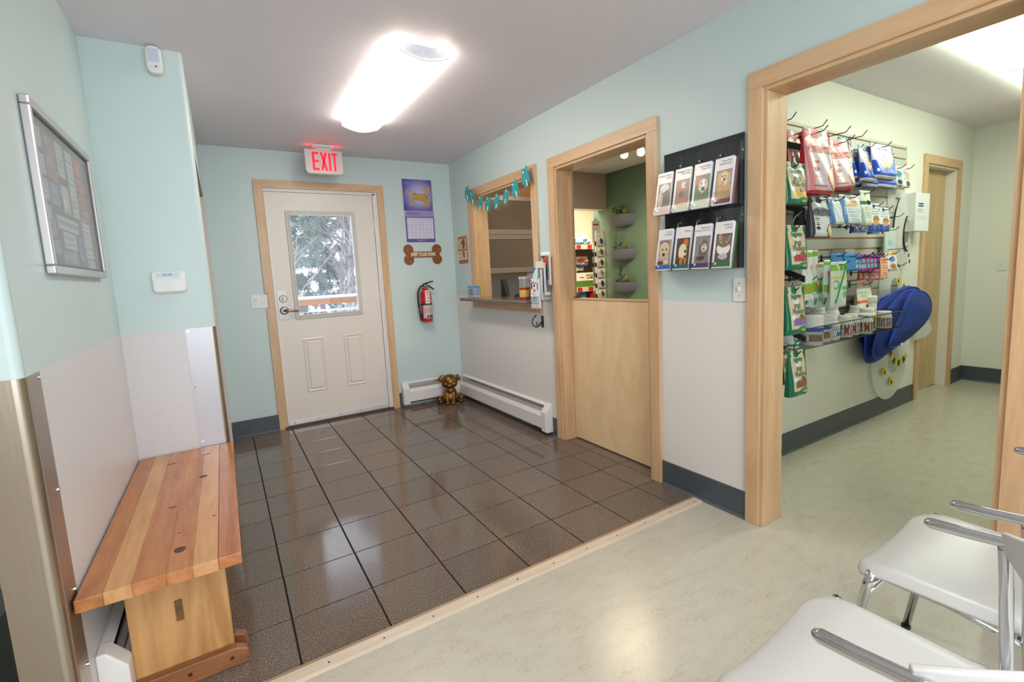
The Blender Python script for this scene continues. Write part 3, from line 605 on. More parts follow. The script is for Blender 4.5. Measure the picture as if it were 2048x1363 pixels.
MB().box(-.50, -.16, -2.7, -2.2, zb - .03, zb).build('under_batten', PINE_FOOT, be)
# ================================================================== BASEBOARD HEATERS
def heater(label, loc, rz, L, e0=True, e1=True, h=.245, d=.072):
    r = thing('baseboard_heater', label, 'baseboard heater', loc, rz)
    MB().box(0, L, -.004, -.0005, .03, h).build('back_panel', WHITE, r)
    MB().prism([(-.004, h), (-.004, h - .006), (-.030, h - .018), (-.032, h - .012), (-.006, h + .002)], 0, L, plane='yz').build('top_deflector', WHITE, r)
    MB().prism([(-d, .052), (-d, h - .095), (-d + .018, h - .062), (-d + .022, h - .064), (-d + .003, h - .098), (-d + .003, .052)], 0, L, plane='yz').build('front_cover', WHITE, r)
    MB().box(.06, L - .06, -.052, -.010, .075, .125).build('fins', mat('fin_dark', (60, 60, 64), .5, metal=.5), r)
    MB().prism([(-.035, h - .045), (-.030, h - .041), (-d + .026, h - .062), (-d + .024, h - .066)], .03, L - .03, plane='yz').build('damper', mat('damper_grey', (168, 160, 152), .4, metal=.4), r)
    MB().box(0, L, -.05, -.004, .028, .034).build('bottom_lip', mat('lip_grey', (160, 162, 164), .4, metal=.5), r)
    def cap(a, b):
        MB().prism([(0, h + .004), (-.026, h + .004), (-d - .003, h - .058), (-d - .003, .03), (-d + .01, .022), (0, .022)], a, b, plane='yz').build('end_cap', WHITE, r, bevel=.006, seg=3)
    if e0: cap(-.004, .064)
    if e1: cap(L - .064, L + .004)
    for x in (.02, L - .02): MB().tube([(x, -d - .003, .07), (x, -d - .0045, .07)], .003, 6).build('screw', NICKEL, r)
    return r
heater('short white baseboard heater under the fire extinguisher', (1.358, YD, 0), 0, .610, True, False)
heater('long white baseboard heater under the pass-through counter', (XR, YD - .073, 0), RW, 1.595, False, True)
h3 = heater('white baseboard heater end poking out under the wooden bench', (XL, -2.97, 0), LW, 1.12, True, False, h=.215)
# pipe elbow at the long heater's end
pv = tag(MB().tube([(1.985, -1.60, .03), (1.985, -1.655, .03)], .010, 10).tube([(1.985, -1.62, .03), (1.985, -1.62, .0)], .007, 8).box(1.975, 1.995, -1.59, -1.575, .018, .045).build('pipe_valve', mat('green_brass', (86, 84, 44), .4, metal=.6)), 'small brass pipe valve under the end of the long heater', 'valve')
# ================================================================== FIRE EXTINGUISHER
fe = thing('fire_extinguisher', 'red fire extinguisher with black hose hung beside the exit door', 'fire extinguisher', (1.664, -.155, 0))
smooth_by_angle(MB().lathe([(.030, .845), (.052, .848), (.056, .858), (.056, 1.125), (.052, 1.148), (.038, 1.168), (.020, 1.178), (.018, 1.195)], 28).build('cylinder', RED, fe))
MB().box(-.016, .016, .02, .068, .92, 1.19).build('wall_bracket', BLACK, fe)
MB().lathe([(.017, 1.19), (.019, 1.198), (.014, 1.205), (.014, 1.225)], 16).build('valve', NICKEL, fe)
MB().tube([(-.02, 0, 1.228), (.02, 0, 1.236), (.06, -.005, 1.250), (.088, -.01, 1.252)], [.007, .008, .007, .005], 8).build('lever', BLACK, fe)
MB().tube([(.0, 0, 1.215), (.04, -.004, 1.208), (.075, -.008, 1.180), (.092, -.01, 1.172)], [.008, .008, .007, .006], 8).build('handle', BLACK, fe)
MB().tube([(.012, -.016, 1.215), (.012, -.026, 1.215)], .012, 14).build('gauge', NICKEL, fe)
MB().tube([(.0, -.01, 1.20), (.014, -.03, 1.186)], .008, 10).build('safety_pin', RED, fe)
MB().tube(bez([(-.012, -.004, 1.215), (-.05, -.01, 1.205), (-.082, -.012, 1.15), (-.086, -.01, 1.05), (-.076, -.008, .96), (-.068, -.008, .885)]), .0095, 10).build('hose', BLACKP, fe, smooth=True)
MB().tube([(-.070, -.008, .93), (-.066, -.008, .862)], [.012, .011], 12).build('nozzle', BLACKP, fe)
MB().tube([(-.078, -.008, .982), (-.077, -.008, .974)], .0125, 12).build('hose_ring', NICKEL, fe)
def wrapl(name, ink, z0, z1, a0, a1, r_):
    h = z1 - z0; w_ = abs(a1 - a0) * r_
    def sh(u, v):
        a = a0 + (a1 - a0) * u; return (r_ * np.sin(a) - (u - .5) * w_, -r_ * np.cos(a), 0 * u)
    return sheet(name, ink, w_, h, fe, (0, 0, z0), sh)
i1 = Ink(20, 30, (224, 214, 210)); i1.stripes(.1, .1, .9, .8, 12, (170, 120, 116), .4); i1.rect(.1, .82, .8, .9, (196, 60, 60))
wrapl('inspection_tag', i1, 1.030, 1.166, -.45, .45, .0585)
i2 = Ink(28, 30, (196, 192, 192)); i2.rect(0, .82, 1, 1, (170, 170, 180)); i2.stripes(.06, .3, .94, .8, 8, (180, 130, 128), .4)
for q in range(3): i2.rect(.32 + .22 * q, .05, .48 + .22 * q, .24, (40, 40, 44))
wrapl('instruction_label', i2, .885, 1.03, -1.0, 1.1, .0575)
MB().lathe([(.0575, 1.02), (.059, 1.022), (.059, 1.034), (.0575, 1.036)], 28).build('strap', BLACK, fe)
# ================================================================== BONE SIGN
bo = thing('bone_sign', 'brown bone-shaped plaque lettered WIPE YOUR PAWS under the calendar', 'sign', (1.690, YD, 1.530))
pts = []
def arc(cx, cz, r_, a0, a1, n=10): return [(cx + r_ * math.cos(math.radians(a0 + (a1 - a0) * k / n)), cz + r_ * math.sin(math.radians(a0 + (a1 - a0) * k / n))) for k in range(n + 1)]
pts = arc(.152, .050, .052, -60, 205) + arc(-.152, .050, .052, -25, 240) + arc(-.152, -.050, .052, 120, 385) + arc(.152, -.050, .052, 155, 420)
BROWN = mat('brown_plaque', (136, 70, 30), .45, noise=.08, nscale=30); GOLDP = mat('gold_paw', (150, 104, 36), .5)
MB().prism(pts, -.012, -.001).build('plaque', BROWN, bo, bevel=.002)
text('lettering', 'WIPE YOUR PAWS', .046, mat('cream_letter', (240, 226, 200), .5), bo, (.0, -.0125, -.002), width=.265, bold=.0014, depth=.0008, ysc=1.15)
for (px_, pz_) in ((-.158, .048), (-.172, -.012), (-.128, -.018), (-.142, -.068), (.158, .024), (.176, .052), (.106, -.038), (.160, -.028)):
    p = MB().prism(arc(px_, pz_ - .006, .009, 0, 324, 9), -.0130, -.0115)
    for q in range(4): p.prism(arc(px_ - .014 + q * .0095, pz_ + .009 - abs(q - 1.5) * .004, .0042, 0, 320, 8), -.0130, -.0115)
    p.build('paw_print', GOLDP, bo)
# ================================================================== CALENDAR
ca = thing('wall_calendar', 'purple wall calendar with a spotted cat picture, open at February', 'calendar', (1.677, YD, 1.655))
i = Ink(70, 70, (96, 80, 160)); r2 = (i.U - .55) ** 2 + (i.V - .5) ** 2; t = np.clip(1 - r2 * 2.6, 0, 1)[..., None]
i.a = np.array((78, 62, 150)) * (1 - t) + np.array((190, 184, 220)) * t
fur = (190, 152, 84); dk = (66, 46, 34)
i.rect(.1, .0, .98, .12, (112, 98, 172), .5)
i.poly([(.30, .52), (.34, .60), (.55, .54), (.74, .56), (.86, .60), (.86, .44), (.80, .34), (.60, .30), (.40, .33), (.30, .40)], fur)
i.poly([(.76, .42), (.86, .46), (.90, .16), (.86, .12), (.80, .12)], fur); i.poly([(.70, .40), (.78, .40), (.77, .18), (.72, .16), (.69, .18)], fur)
i.poly([(.30, .46), (.38, .44), (.33, .26), (.27, .14), (.22, .16), (.24, .30)], fur); i.poly([(.10, .60), (.14, .66), (.22, .56), (.34, .56), (.34, .50), (.20, .50)], fur)
i.ell(.82, .66, .085, .085, fur); i.poly([(.74, .70), (.74, .82), (.80, .74)], fur); i.poly([(.84, .74), (.94, .80), (.90, .66)], fur)
rr_ = random.Random(3)
m_f = np.all(np.abs(i.a - np.array(fur)) < 3, axis=-1)
for _ in range(95):
    keep = i.a.copy(); i.ell(rr_.uniform(.1, .92), rr_.uniform(.12, .8), .014, .010, dk); i.a[~m_f] = keep[~m_f]
i.stripes(.04, .84, .26, .94, 3, (150, 140, 196), .4)
def bend(k): return lambda u, v: (0 * u, -k * np.sin(v * PI) - .002, 0 * u)
sheet('picture_page', i, .305, .305, ca, (0, -.004, .310), bend(.006))
i = Ink(84, 84, (98, 74, 160)); i.rect(.0, .82, 1, 1, (150, 140, 190)); i.rect(.05, .11, .97, .80, (214, 208, 224)); i.rect(.05, .76, .97, .80, (178, 168, 206))
for q in range(1, 7): i.rect(.05 + .131 * q, .11, .05 + .131 * q + .008, .80, (186, 180, 206))
for q in range(1, 5): i.rect(.05, .11 + .13 * q, .97, .11 + .13 * q + .01, (186, 180, 206))
for a in range(7):
    for b in range(5): i.rect(.085 + .131 * a, .17 + .13 * b, .105 + .131 * a, .19 + .13 * b, (96, 84, 130))
sheet('month_page', i, .305, .305, ca, (.006, -.003, .0), bend(.003))
text('month_name', 'FEBRUARY', .034, mat('violet_letter', (78, 66, 120), .5), ca, (-.06, -.0062, .28), width=.13, depth=.0002)
text('footer', 'YOGA CATS', .018, mat('cream_letter', (240, 226, 200), .5), ca, (.006, -.0056, .017), width=.08, depth=.0002)
MB().tube([(0, -.008, .610), (0, -.014, .611)], [.005, .004], 8).build('pin', RED, ca); MB().tube([(0.01, -.006, .004), (0.01, -.012, .004)], [.005, .004], 8).build('pin', RED, ca)
# ================================================================== PHOTO FLYER
fy = thing('wall_flyer', 'orange and cream flyer with a dog picture left of the pass-through', 'flyer', (XR - .001, -.313, 1.418), RW)
i = Ink(40, 52, (214, 170, 116)); i.rect(0, .46, 1, .52, (184, 92, 52)); i.rect(0, 0, 1, .46, (222, 206, 184)); i.rect(0, 0, 1, .14, (176, 84, 48)); i.rect(0, .90, 1, 1, (196, 140, 84))
i.ell(.62, .70, .22, .16, (110, 62, 40)); i.ell(.68, .82, .12, .08, (92, 54, 38)); i.ell(.42, .62, .16, .10, (200, 180, 160)); i.ell(.66, .34, .14, .16, (128, 108, 96)); i.stripes(.08, .18, .46, .44, 6, (150, 130, 116), .4)
sheet('page', i, .205, .272, fy, (0, -.002, 0), lambda u, v: (0 * u, -.01 * np.sin(v * PI), 0 * u))
text('title', "Woman's Best Friend", .02, mat('brown_letter', (120, 60, 30), .5), fy, (0, -.006, .262), width=.18, depth=.0002)
# ================================================================== PASS-THROUGH COUNTER
ct = tag(MB().prism([(1.870, -1.69), (2.036, -1.69), (2.036, -1.585), (2.30, -1.585), (2.30, -.595), (2.036, -.595), (2.036, -.50), (1.885, -.50), (1.870, -.52)], 1.052, 1.080, plane='xy').build('counter_top', GRANITE, bevel=.010, seg=3), 'speckled brown counter top projecting from the pass-through window', 'counter')
# cards on the counter
CB = mat('card_white', (228, 228, 232), .5)
for k, (y_, h_, ex_) in enumerate(((-.640, .112, 0), (-.775, .112, 1))):
    t_ = thing('card_holder', ('blue leaflet holder on the counter by the left casing' if k == 0 else 'blue leaflet holder on the counter with a yellow sheet behind'), 'leaflet holder', (1.945, y_, 1.0805), RW)
    i = Ink(28, 28, (120, 170, 214)); i.rect(0, 0, 1, .22, (206, 206, 226)); i.rect(0, .5, 1, .62, (168, 160, 206)); i.rect(0, .78, 1, .92, (84, 150, 200)); i.rect(.08, .34, .36, .46, (206, 224, 238)); i.rect(.08, .66, .4, .76, (200, 220, 238))
    sheet('leaflet', i, .118, h_, t_, (0, -.010, .004))
    MB().box(-.060, .060, -.014, -.012, 0, .085).box(-.060, .060, -.014, .02, 0, .003).build('pocket', ACRYL, t_)
    if ex_: MB().box(-.052, .062, .000, .004, .003, .128).build('yellow_sheet', mat('yellow_paper', (208, 206, 40), .6), t_)
pf = thing('picture_frame', 'black standing photo frame seen from behind on the counter', 'photo frame', (2.195, -.830, 1.0805), math.radians(-50))
MB().prism([(-.012, 0), (.045, 0), (.012, .16), (-.012, .16)], -.05, .05, plane='xz').build('back_board', BLACKP, pf, bevel=.003)
pt = tag(MB().prism([(-.06, 0), (.10, 0), (.10, .02), (.02, .032), (-.03, .03), (-.06, .016)], -.04, .04).build('wallet', mat('dark_leather', (44, 22, 24), .5)), 'dark wallet lying on the counter behind the jar', 'wallet')
pt.location = (2.16, -1.19, 1.0805); pt.rotation_euler = (0, 0, RW)
jr = thing('plastic_canister', 'clear plastic canister with a yellow and red label on the counter', 'canister', (1.935, -1.585, 1.0805), 0)
MB().lathe([(.034, 0), (.036, .003), (.037, .15), (.034, .165)], 24).build('body', clear('canister_plastic', (.9, .9, .9), .3, .08, frost=.18), jr, smooth=False)
MB().lathe([(.0375, .004), (.038, .005), (.038, .088), (.0375, .089)], 24).build('label_band', mat('yellow_grid_label', (214, 170, 84), .5, noise=.12, nscale=90), jr, smooth=True)
MB().lathe([(.0383, .078), (.0385, .094), (.038, .095)], 24).lathe([(.0383, .004), (.0385, .02), (.038, .021)], 24).build('red_bands', mat('red_band', (150, 34, 30), .5), jr)
MB().lathe([(.040, .160), (.041, .163), (.041, .178), (.038, .182)], 24).build('lid', clear('lid_plastic', (.9, .9, .9), .6, .1, frost=.35), jr)
jr2 = copy_tree(jr); jr2.location = (2.02, -1.60, 1.0805); jr2['label'] = 'second clear canister, half hidden by the dalmatian brochure'
# ================================================================== DOG BROCHURE STAND (tiered acrylic) at the window's near casing
bs = thing('brochure_stand', 'clear tiered acrylic brochure stand on the casing beside the pass-through', 'brochure stand', (2.015, -1.775, 0), RW)
def slot(mb, x, y, z, w_, h_): mb.box(x - w_ / 2, x + w_ / 2, y - .002, y, z, z + h_).box(x - w_ / 2, x + w_ / 2, y, y + .03, z - .002, z).box(x - w_ / 2, x - w_ / 2 + .002, y, y + .03, z, z + h_).box(x + w_ / 2 - .002, x + w_ / 2, y, y + .03, z, z + h_)
mb = MB(); mb.box(-.05, .062, -.004, -.002, .98, 1.44)
slots = [(-.115 + 0, .014, 1.022, 'dal'), (-.088, .008, 1.085, 'cat'), (-.054, .004, 1.135, 'red'), (-.022, .03, 1.19, 'pet')]
for (yy, xo, z, k) in slots: slot(mb, xo, yy - .006, z, .108, .10)
mb.build('pockets', ACRYL, bs)
def brochure(kind):
    if kind == 'dal':
        i = Ink(34, 72, (222, 226, 228)); i.rect(0, 0, 1, .13, (226, 226, 228)); i.rect(0, .14, 1, .17, (60, 160, 180)); i.rect(0, .17, 1, .36, (200, 224, 230)); i.poly([(0, 1), (0, .82), (.36, 1)], (30, 84, 176)); i.rect(.04, .90, .2, .96, (210, 224, 240)); i.rect(.9, .92, 1, .98, (40, 150, 150))
        i.ell(.48, .72, .34, .20, (236, 232, 230)); i.ell(.14, .72, .10, .13, (40, 38, 42)); i.ell(.88, .70, .07, .12, (40, 38, 42)); i.ell(.36, .82, .07, .045, (44, 40, 44)); i.ell(.64, .80, .06, .04, (44, 40, 44)); i.ell(.48, .72, .10, .06, (30, 28, 32))
        i.ell(.47, .57, .17, .05, (206, 112, 124)); i.ell(.47, .53, .10, .035, (220, 130, 140)); i.ell(.45, .42, .24, .07, (226, 220, 220)); i.ell(.45, .38, .05, .05, (60, 56, 60)); i.ell(.3, .45, .07, .02, (60, 56, 60))
    elif kind == 'cat':
        i = Ink(24, 50, (196, 214, 220)); i.poly([(0, 1), (0, .8), (.5, 1)], (30, 84, 176)); i.ell(.6, .86, .4, .12, (224, 216, 204)); i.rect(.7, .3, 1, 1, (36, 140, 150)); i.rect(.0, 0, 1, .3, (150, 180, 196))
    elif kind == 'red':
        i = Ink(24, 50, (224, 216, 210)); i.rect(0, 0, 1, .78, (168, 92, 66)); i.rect(.0, .0, 1, .4, (132, 84, 72)); i.stripes(.5, .1, .95, .6, 6, (190, 140, 120), .5)
    else:
        i = Ink(28, 50, (92, 128, 60)); i.ell(.3, .9, .3, .14, (60, 50, 40)); i.ell(.6, .8, .3, .16, (196, 60, 40)); i.rect(0, 0, 1, .6, (84, 96, 110)); i.rect(0, 0, 1, .18, (160, 180, 200)); i.ell(.15, .85, .12, .1, (216, 206, 80))
    return i
BR = ['white dental brochure with a dalmatian in the front pocket of the tiered stand', 'blue and white brochure with a cat behind the dalmatian one in the tiered stand', 'white and rust coloured brochure behind the two dental ones in the tiered stand', 'green and red pet photo brochure at the very back of the tiered stand']
for q, (yy, xo, z, k) in enumerate(slots):
    wp = Vector((2.015, -1.775, 0)) + Matrix.Rotation(RW, 3, 'Z') @ Vector((xo, yy, z))
    t_ = thing('brochure', BR[q], 'brochure', wp, RW)
    sheet('cover', brochure(k), .100, .235 if q < 3 else .22, t_, (0, -.004, .001), None, None)
    MB().box(-.05, .05, -.0035, .016, .001, .225).build('page_block', CB, t_)
    if k == 'dal': text('title', 'DENTAL', .024, mat('dark_letter', (50, 50, 56), .5), t_, (-.004, -.0045, .074), width=.06, depth=.0002); text('title', 'is Dear.', .024, mat('dark_letter', (50, 50, 56), .5), t_, (-.006, -.0045, .056), width=.06, depth=.0002)
# ================================================================== WALL HOOK
hk = thing('coat_hook', 'black wrought iron double hook on the white wall under the counter', 'hook', (XR, -1.672, .903), RW)
MB().box(-.016, .016, -.004, 0, -.048, .045).build('plate', BLACK, hk, bevel=.001)
MB().tube(bez([(-.004, -.004, -.01), (-.004, -.03, -.03), (-.004, -.062, -.040), (-.004, -.092, -.016), (-.004, -.092, .022), (-.004, -.064, .046)]), .0042, 8).ball((-.004, -.062, .05), .007).build('upper_hook', BLACK, hk)
MB().tube(bez([(.004, -.004, .0), (.004, -.03, -.01), (.004, -.052, -.036), (.004, -.060, -.012)]), .0036, 8).ball((.004, -.060, -.006), .006).build('lower_hook', BLACK, hk)
# ================================================================== GARLAND OF BONES / TEETH CUT-OUTS
TEAL = mat('teal_card', (34, 150, 158), .5); WH = mat('white_card_ink', (220, 230, 230), .5)
gar = tag(MB().tube(bez([(1.99, -.56, 2.075), (1.99, -.70, 2.0), (1.99, -.85, 1.955), (1.99, -.99, 1.93), (1.99, -1.147, 1.93), (1.99, -1.304, 1.95), (1.99, -1.46, 2.0), (1.99, -1.607, 2.065), (1.99, -1.66, 2.09)]), .0012, 5).build('garland_string', mat('pink_string', (206, 170, 160), .6)), 'thin string strung with teal cut-outs across the pass-through', 'string')
gl = [(-.591, 2.069, .05, .95), (-.694, 2.011, .1, 1.0), (-.847, 1.94, .50, 1.0), (-.989, 1.912, .48, 1.0), (-1.147, 1.909, .52, 1.0), (-1.304, 1.924, .62, .95), (-1.452, 1.957, -.10, 1.1), (-1.607, 2.020, -.12, 1.15)]
names = ['leftmost', 'second from left', 'third from left', 'fourth from left', 'fifth from left', 'sixth from left', 'second from right', 'rightmost and highest']
for q, (y_, z_, a_, s_) in enumerate(gl):
    t_ = thing('tooth_cutout', 'teal tooth-shaped paper cut-out on the garland, %s' % names[q], 'paper cutout', (1.982, y_, z_), RW, 'teal cut-outs on the garland')
    t_.rotation_euler = (0, a_, RW); t_.scale = (s_, 1, s_)
    MB().prism([(-.040, .022), (-.036, .055), (-.026, .066), (-.012, .056), (.0, .052), (.012, .062), (.026, .072), (.036, .058), (.042, .02), (.052, -.05), (.058, -.066), (.030, -.040), (.006, -.014), (.004, -.06), (-.004, -.078), (-.022, -.054), (-.046, -.030)], -.0015, 0).build('card', TEAL, t_)
    MB().prism([(-.030, .046), (-.020, .048), (-.012, .036), (-.018, .026), (-.026, .032)], -.0022, -.0014).tube([(.026, .0, .056), (.024, .0, .030), (.010, 0, .014), (.0, 0, .010)], .0022, 4).tube([(-.004, 0, .01), (-.016, 0, -.014), (-.036, 0, -.026)], .0022, 4).tube([(.006, 0, -.016), (.012, 0, -.052), (.010, 0, -.062)], .0045, 4).build('white_marks', WH, t_)
# ================================================================== RECEPTION: cabinets seen through the pass-through
CABF = mat('taupe_metal_rail', (172, 158, 154), .35, metal=.3); CABG = mat('smoked_frosted_glass', (124, 110, 100), .22, noise=.08, nscale=2)
cb = thing('wall_cabinet', 'upper wall cabinet with smoked glass lift doors behind the pass-through', 'cabinet', (0, 0, 0))
MB().box(XE + .002, 2.95, -.40, -.092, 1.30, 2.10).build('body', BIRCH, cb)
for k, (z0, z1) in enumerate(((1.700, 2.095), (1.302, 1.696))):
    d_ = MB().box(XE + .01, 2.94, -.412, -.404, z0 + .05, z1 - .045).build('glass_door', CABG, cb)
    MB().box(XE + .004, 2.946, -.42, -.402, z1 - .047, z1).build('rail', CABF, d_, bevel=.001)
    MB().box(XE + .004, 2.946, -.42, -.402, z0, z0 + .05).build('rail', CABF, d_, bevel=.001)
    MB().box(2.91, 2.946, -.42, -.402, z0 + .05, z1 - .047).build('stile', CABF, d_)
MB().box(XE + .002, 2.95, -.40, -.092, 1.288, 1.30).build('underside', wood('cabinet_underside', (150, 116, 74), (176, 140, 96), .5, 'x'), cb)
struct(MB().box(XE + .002, 3.05, -.405, -.09, 2.10, H).build('trim_13', wood('honey_maple_soffit', (176, 118, 58), (198, 138, 74), .4, 'x')), 'honey maple panel above the smoked glass cabinet')
# planters on the green wall
POT = mat('matt_grey_pot', (98, 102, 112), .7); SOIL = mat('soil', (58, 42, 32), .9, noise=.3, nscale=60)
LEAF = mat('leaf_green', (66, 112, 44), .45, noise=.25, nscale=20); CACT = mat('cactus_olive', (96, 104, 50), .7, noise=.3, nscale=60)
DLEAF = mat('dark_leaf', (34, 64, 36), .4)
def leaf(mb, base, tip, w_, up=(0, 0, 1), m=0):
    b, t = Vector(base), Vector(tip); d = t - b; side = d.cross(Vector(up)); side = side.normalized() * w_ if side.length > 1e-6 else Vector((w_, 0, 0)); n = side.cross(d).normalized() * (w_ * .3)
    mb.add([tuple(b), tuple(b + d * .35 + side), tuple(b + d * .72 + side * .8), tuple(t), tuple(b + d * .72 - side * .8), tuple(b + d * .35 - side), tuple(b + d * .5 - n)], [(0, 1, 6), (1, 2, 6), (2, 3, 6), (3, 4, 6), (4, 5, 6), (5, 0, 6)], m)
def planter(k, z, lab_):
    r = thing('wall_planter', lab_, 'planter', (GX, -.555, z), RW)
    lv = []; 
    for t in range(7):
        a = t / 6; s_ = math.cos(a * 1.1) ** .8; lv.append((s_, -.140 * math.sin(a * PI / 2) ** 1.15))
    vs = []; fs = []
    for s_, zz in lv: vs += [(-.185 * s_, -.001, zz), (-.10 * s_, -.125 * s_, zz), (.095 * s_, -.125 * s_, zz), (.185 * s_, -.001, zz)]
    n = len(lv)
    for q in range(n - 1):
        for j in range(4): a, b = q * 4 + j, q * 4 + (j + 1) % 4; fs.append((a, b, b + 4, a + 4))
    fs.append(((n - 1) * 4, (n - 1) * 4 + 1, (n - 1) * 4 + 2, (n - 1) * 4 + 3)); fs.append((3, 2, 1, 0))
    MB().add(vs, fs).build('pot', POT, r)
    MB().prism([(-.17, -.004), (-.095, -.115), (.09, -.115), (.17, -.004)], .0005, .004, plane='xy').build('soil', SOIL, r)
    return r
pl = planter(0, 1.912, 'top grey wall planter with a bushy green plant')
mb = MB(); R_ = random.Random(5)
for q in range(34):
    c = Vector((R_.uniform(-.11, .03), -.06 + R_.uniform(-.03, .03), .01)); t = c + Vector((R_.uniform(-.05, .06), R_.uniform(-.06, .03), R_.uniform(.02, .12))); leaf(mb, t - (t - c) * .5, t, .018)
mb.build('foliage', LEAF, pl); MB().ball((.07, -.06, .035), (.032, .03, .036), 12).build('cactus', CACT, pl)
pl = planter(1, 1.512, 'middle grey wall planter with a broad-leaved sprig and small cactus')
mb = MB().tube(bez([(-.02, -.06, .0), (-.05, -.06, .05), (-.085, -.06, .09)]), .004, 6); leaf(mb, (-.04, -.06, .04), (-.17, -.09, .035), .03); leaf(mb, (-.085, -.06, .09), (-.075, -.07, .19), .02, (0, 1, 0)); leaf(mb, (-.03, -.06, .03), (.02, -.08, .095), .016); leaf(mb, (-.07, -.06, .07), (-.13, -.04, .075), .026); leaf(mb, (-.05, -.06, .01), (-.10, -.10, .005), .02)
mb.build('sprig', LEAF, pl); MB().ball((.065, -.06, .045), (.024, .022, .045), 12).build('cactus', CACT, pl)
pl = planter(2, 1.124, 'bottom grey wall planter with a dark oval leaf and round cactus')
mb = MB().tube(bez([(-.01, -.06, .0), (-.01, -.06, .07), (-.02, -.06, .12)]), .004, 6); leaf(mb, (-.02, -.06, .115), (-.025, -.065, .23), .03, (0, 1, 0)); leaf(mb, (-.02, -.06, .10), (-.08, -.08, .115), .012); leaf(mb, (-.01, -.06, .05), (-.10, -.07, .06), .008); leaf(mb, (-.01, -.06, .04), (.08, -.07, .10), .008)
mb.build('sprig', DLEAF, pl); mb = MB()
for q in range(9): leaf(mb, (-.09, -.06, .0), (-.09 + .04 * math.cos(q), -.06 + .04 * math.sin(q), .045), .008)
mb.build('succulent', LEAF, pl); MB().ball((.07, -.06, .04), (.032, .03, .042), 12).build('cactus', CACT, pl)
# spot lights
sp = thing('track_spotlight', 'two-head warm spotlight on the reception ceiling seen over the half door', 'spotlight', (3.19, -1.56, H))
MB().tube([(.0, 0, 0), (.0, 0, -.012)], .05, 20).build('canopy', NICKEL, sp)
BULB = mat('warm_bulb_glow', (255, 226, 170), .4, emit=14)
for k, (dx, dy) in enumerate(((-.055, .055), (.03, -.065))):
    a = MB().tube([(dx * .4, dy * .4, -.012), (dx * .8, dy * .8, -.05), (dx, dy, -.075)], .007, 8).tube([(dx, dy, -.07), (dx - .008, dy - .004, -.10)], .018, 14).build('arm', NICKEL, sp)
    MB().lathe([(.018, 0), (.030, -.02), (.034, -.05), (.026, -.07), (.004, -.078)], 16, (dx - .008, dy - .004, -.095)).build('bulb', BULB, a)
for k, (a, b) in enumerate((((3.13, -1.50, 2.26), (.6, .35, -1)), ((3.22, -1.63, 2.26), (.7, .1, -1)))):
    l = bpy.data.lights.new('spot_beam', 'SPOT'); l.energy = 42; l.color = (1, .82, .6); l.spot_size = 1.9; l.spot_blend = .8; l.shadow_soft_size = .03
    o = bpy.data.objects.new('spot_beam', l); COL.objects.link(o); o.location = a; o.rotation_euler = Vector(b).to_track_quat('-Z', 'Y').to_euler()
# store shelving
sh = thing('shelving_unit', 'cream store shelving with red price tags seen through the half door', 'shelving', (0, 0, 0))
CRM = mat('cream_shelf', (226, 212, 186), .5); TAGR = mat('red_price_tag', (180, 30, 44), .5); DKB = mat('shelf_back_panel', (104, 92, 90), .6)
MB().box(3.95, 4.9, 1.0, 1.03, 0, 1.66).build('back_panel', DKB, sh)
MB().box(3.93, 3.95, .50, 1.03, 0, 1.66).box(4.9, 4.92, .5, 1.03, 0, 1.66).build('upright', CRM, sh)
for z in (1.645, 1.050, .55):
    s_ = MB().box(3.95, 4.9, .50, 1.0, z - .02, z).build('shelf', CRM, sh)
    MB().box(3.95, 4.9, .493, .50, z - .065, z + .002).build('price_rail', CRM, s_)
    for x in (4.21, 4.41, 4.7): MB().box(x - .04, x + .04, .490, .493, z - .06, z - .004).build('price_tag', TAGR, s_)
def pillow(name, lab_, cat, w_, h_, d_, ink, loc, rz=0, group=None, flat=False, back=(200, 200, 200)):
    t_ = thing(name, lab_, cat, loc, rz, group)
    def sh(u, v): e = np.clip(np.minimum(np.minimum(u, 1 - u) * 5, np.minimum(v, 1 - v) * 7), 0, 1) ** .6; return (0 * u, -d_ * e * (.75 + .25 * np.sin(v * 9) * np.sin(u * 7)), 0 * u)
    sheet('bag_skin', ink, w_, h_, t_, (0, 0, 0), sh, printed_mat('print_gloss', .25), thick=.01)
    return t_
def foodbag(base, c2, c3):
    i = Ink(26, 18, base); i.rect(0, 0, 1, .2, c2); i.ell(.3, .6, .24, .26, c3); i.rect(.5, .3, .9, .44, c2); i.stripes(.5, .5, .95, .9, 4, c3, .4); return i.noise(5)
FB = [('white and blue pet food bag, left on the top store shelf', 4.13, 1.647, .20, .15, (206, 206, 200), (70, 140, 190), (230, 230, 230)),
      ('white and blue pet food bag, right on the top store shelf', 4.34, 1.647, .24, .17, (196, 214, 222), (60, 150, 196), (236, 236, 236)),
      ('flattened white bag in front on the top store shelf', 4.44, 1.647, .18, .09, (222, 218, 208), (90, 150, 190), (230, 230, 226)),
      ('grey and silver pet food bag, left on the middle store shelf', 4.14, 1.33, .22, .13, (150, 140, 132), (80, 90, 110), (190, 184, 176)),
      ('white pet food bag with a red and blue logo on the middle store shelf', 4.40, 1.34, .22, .15, (204, 200, 196), (70, 110, 160), (190, 70, 50)),
      ('grey pet food bag with a brown band on the middle store shelf', 4.28, 1.23, .36, .12, (160, 158, 154), (96, 60, 44), (186, 184, 178))]
for q, (l_, x, z, w_, h_, a, b, c) in enumerate(FB):
    pillow('pet_food_bag', l_, 'pet food bag', w_, h_, .12, foodbag(a, b, c), (x, .62 + .02 * q, z), 0, 'pet food bags on the store shelving')
tag(MB().box(3.96, 4.88, .66, .95, 1.052, 1.225).build('carton', mat('grey_carton', (120, 112, 106), .6)), 'dark carton under the grey food bags on the middle store shelf', 'carton')
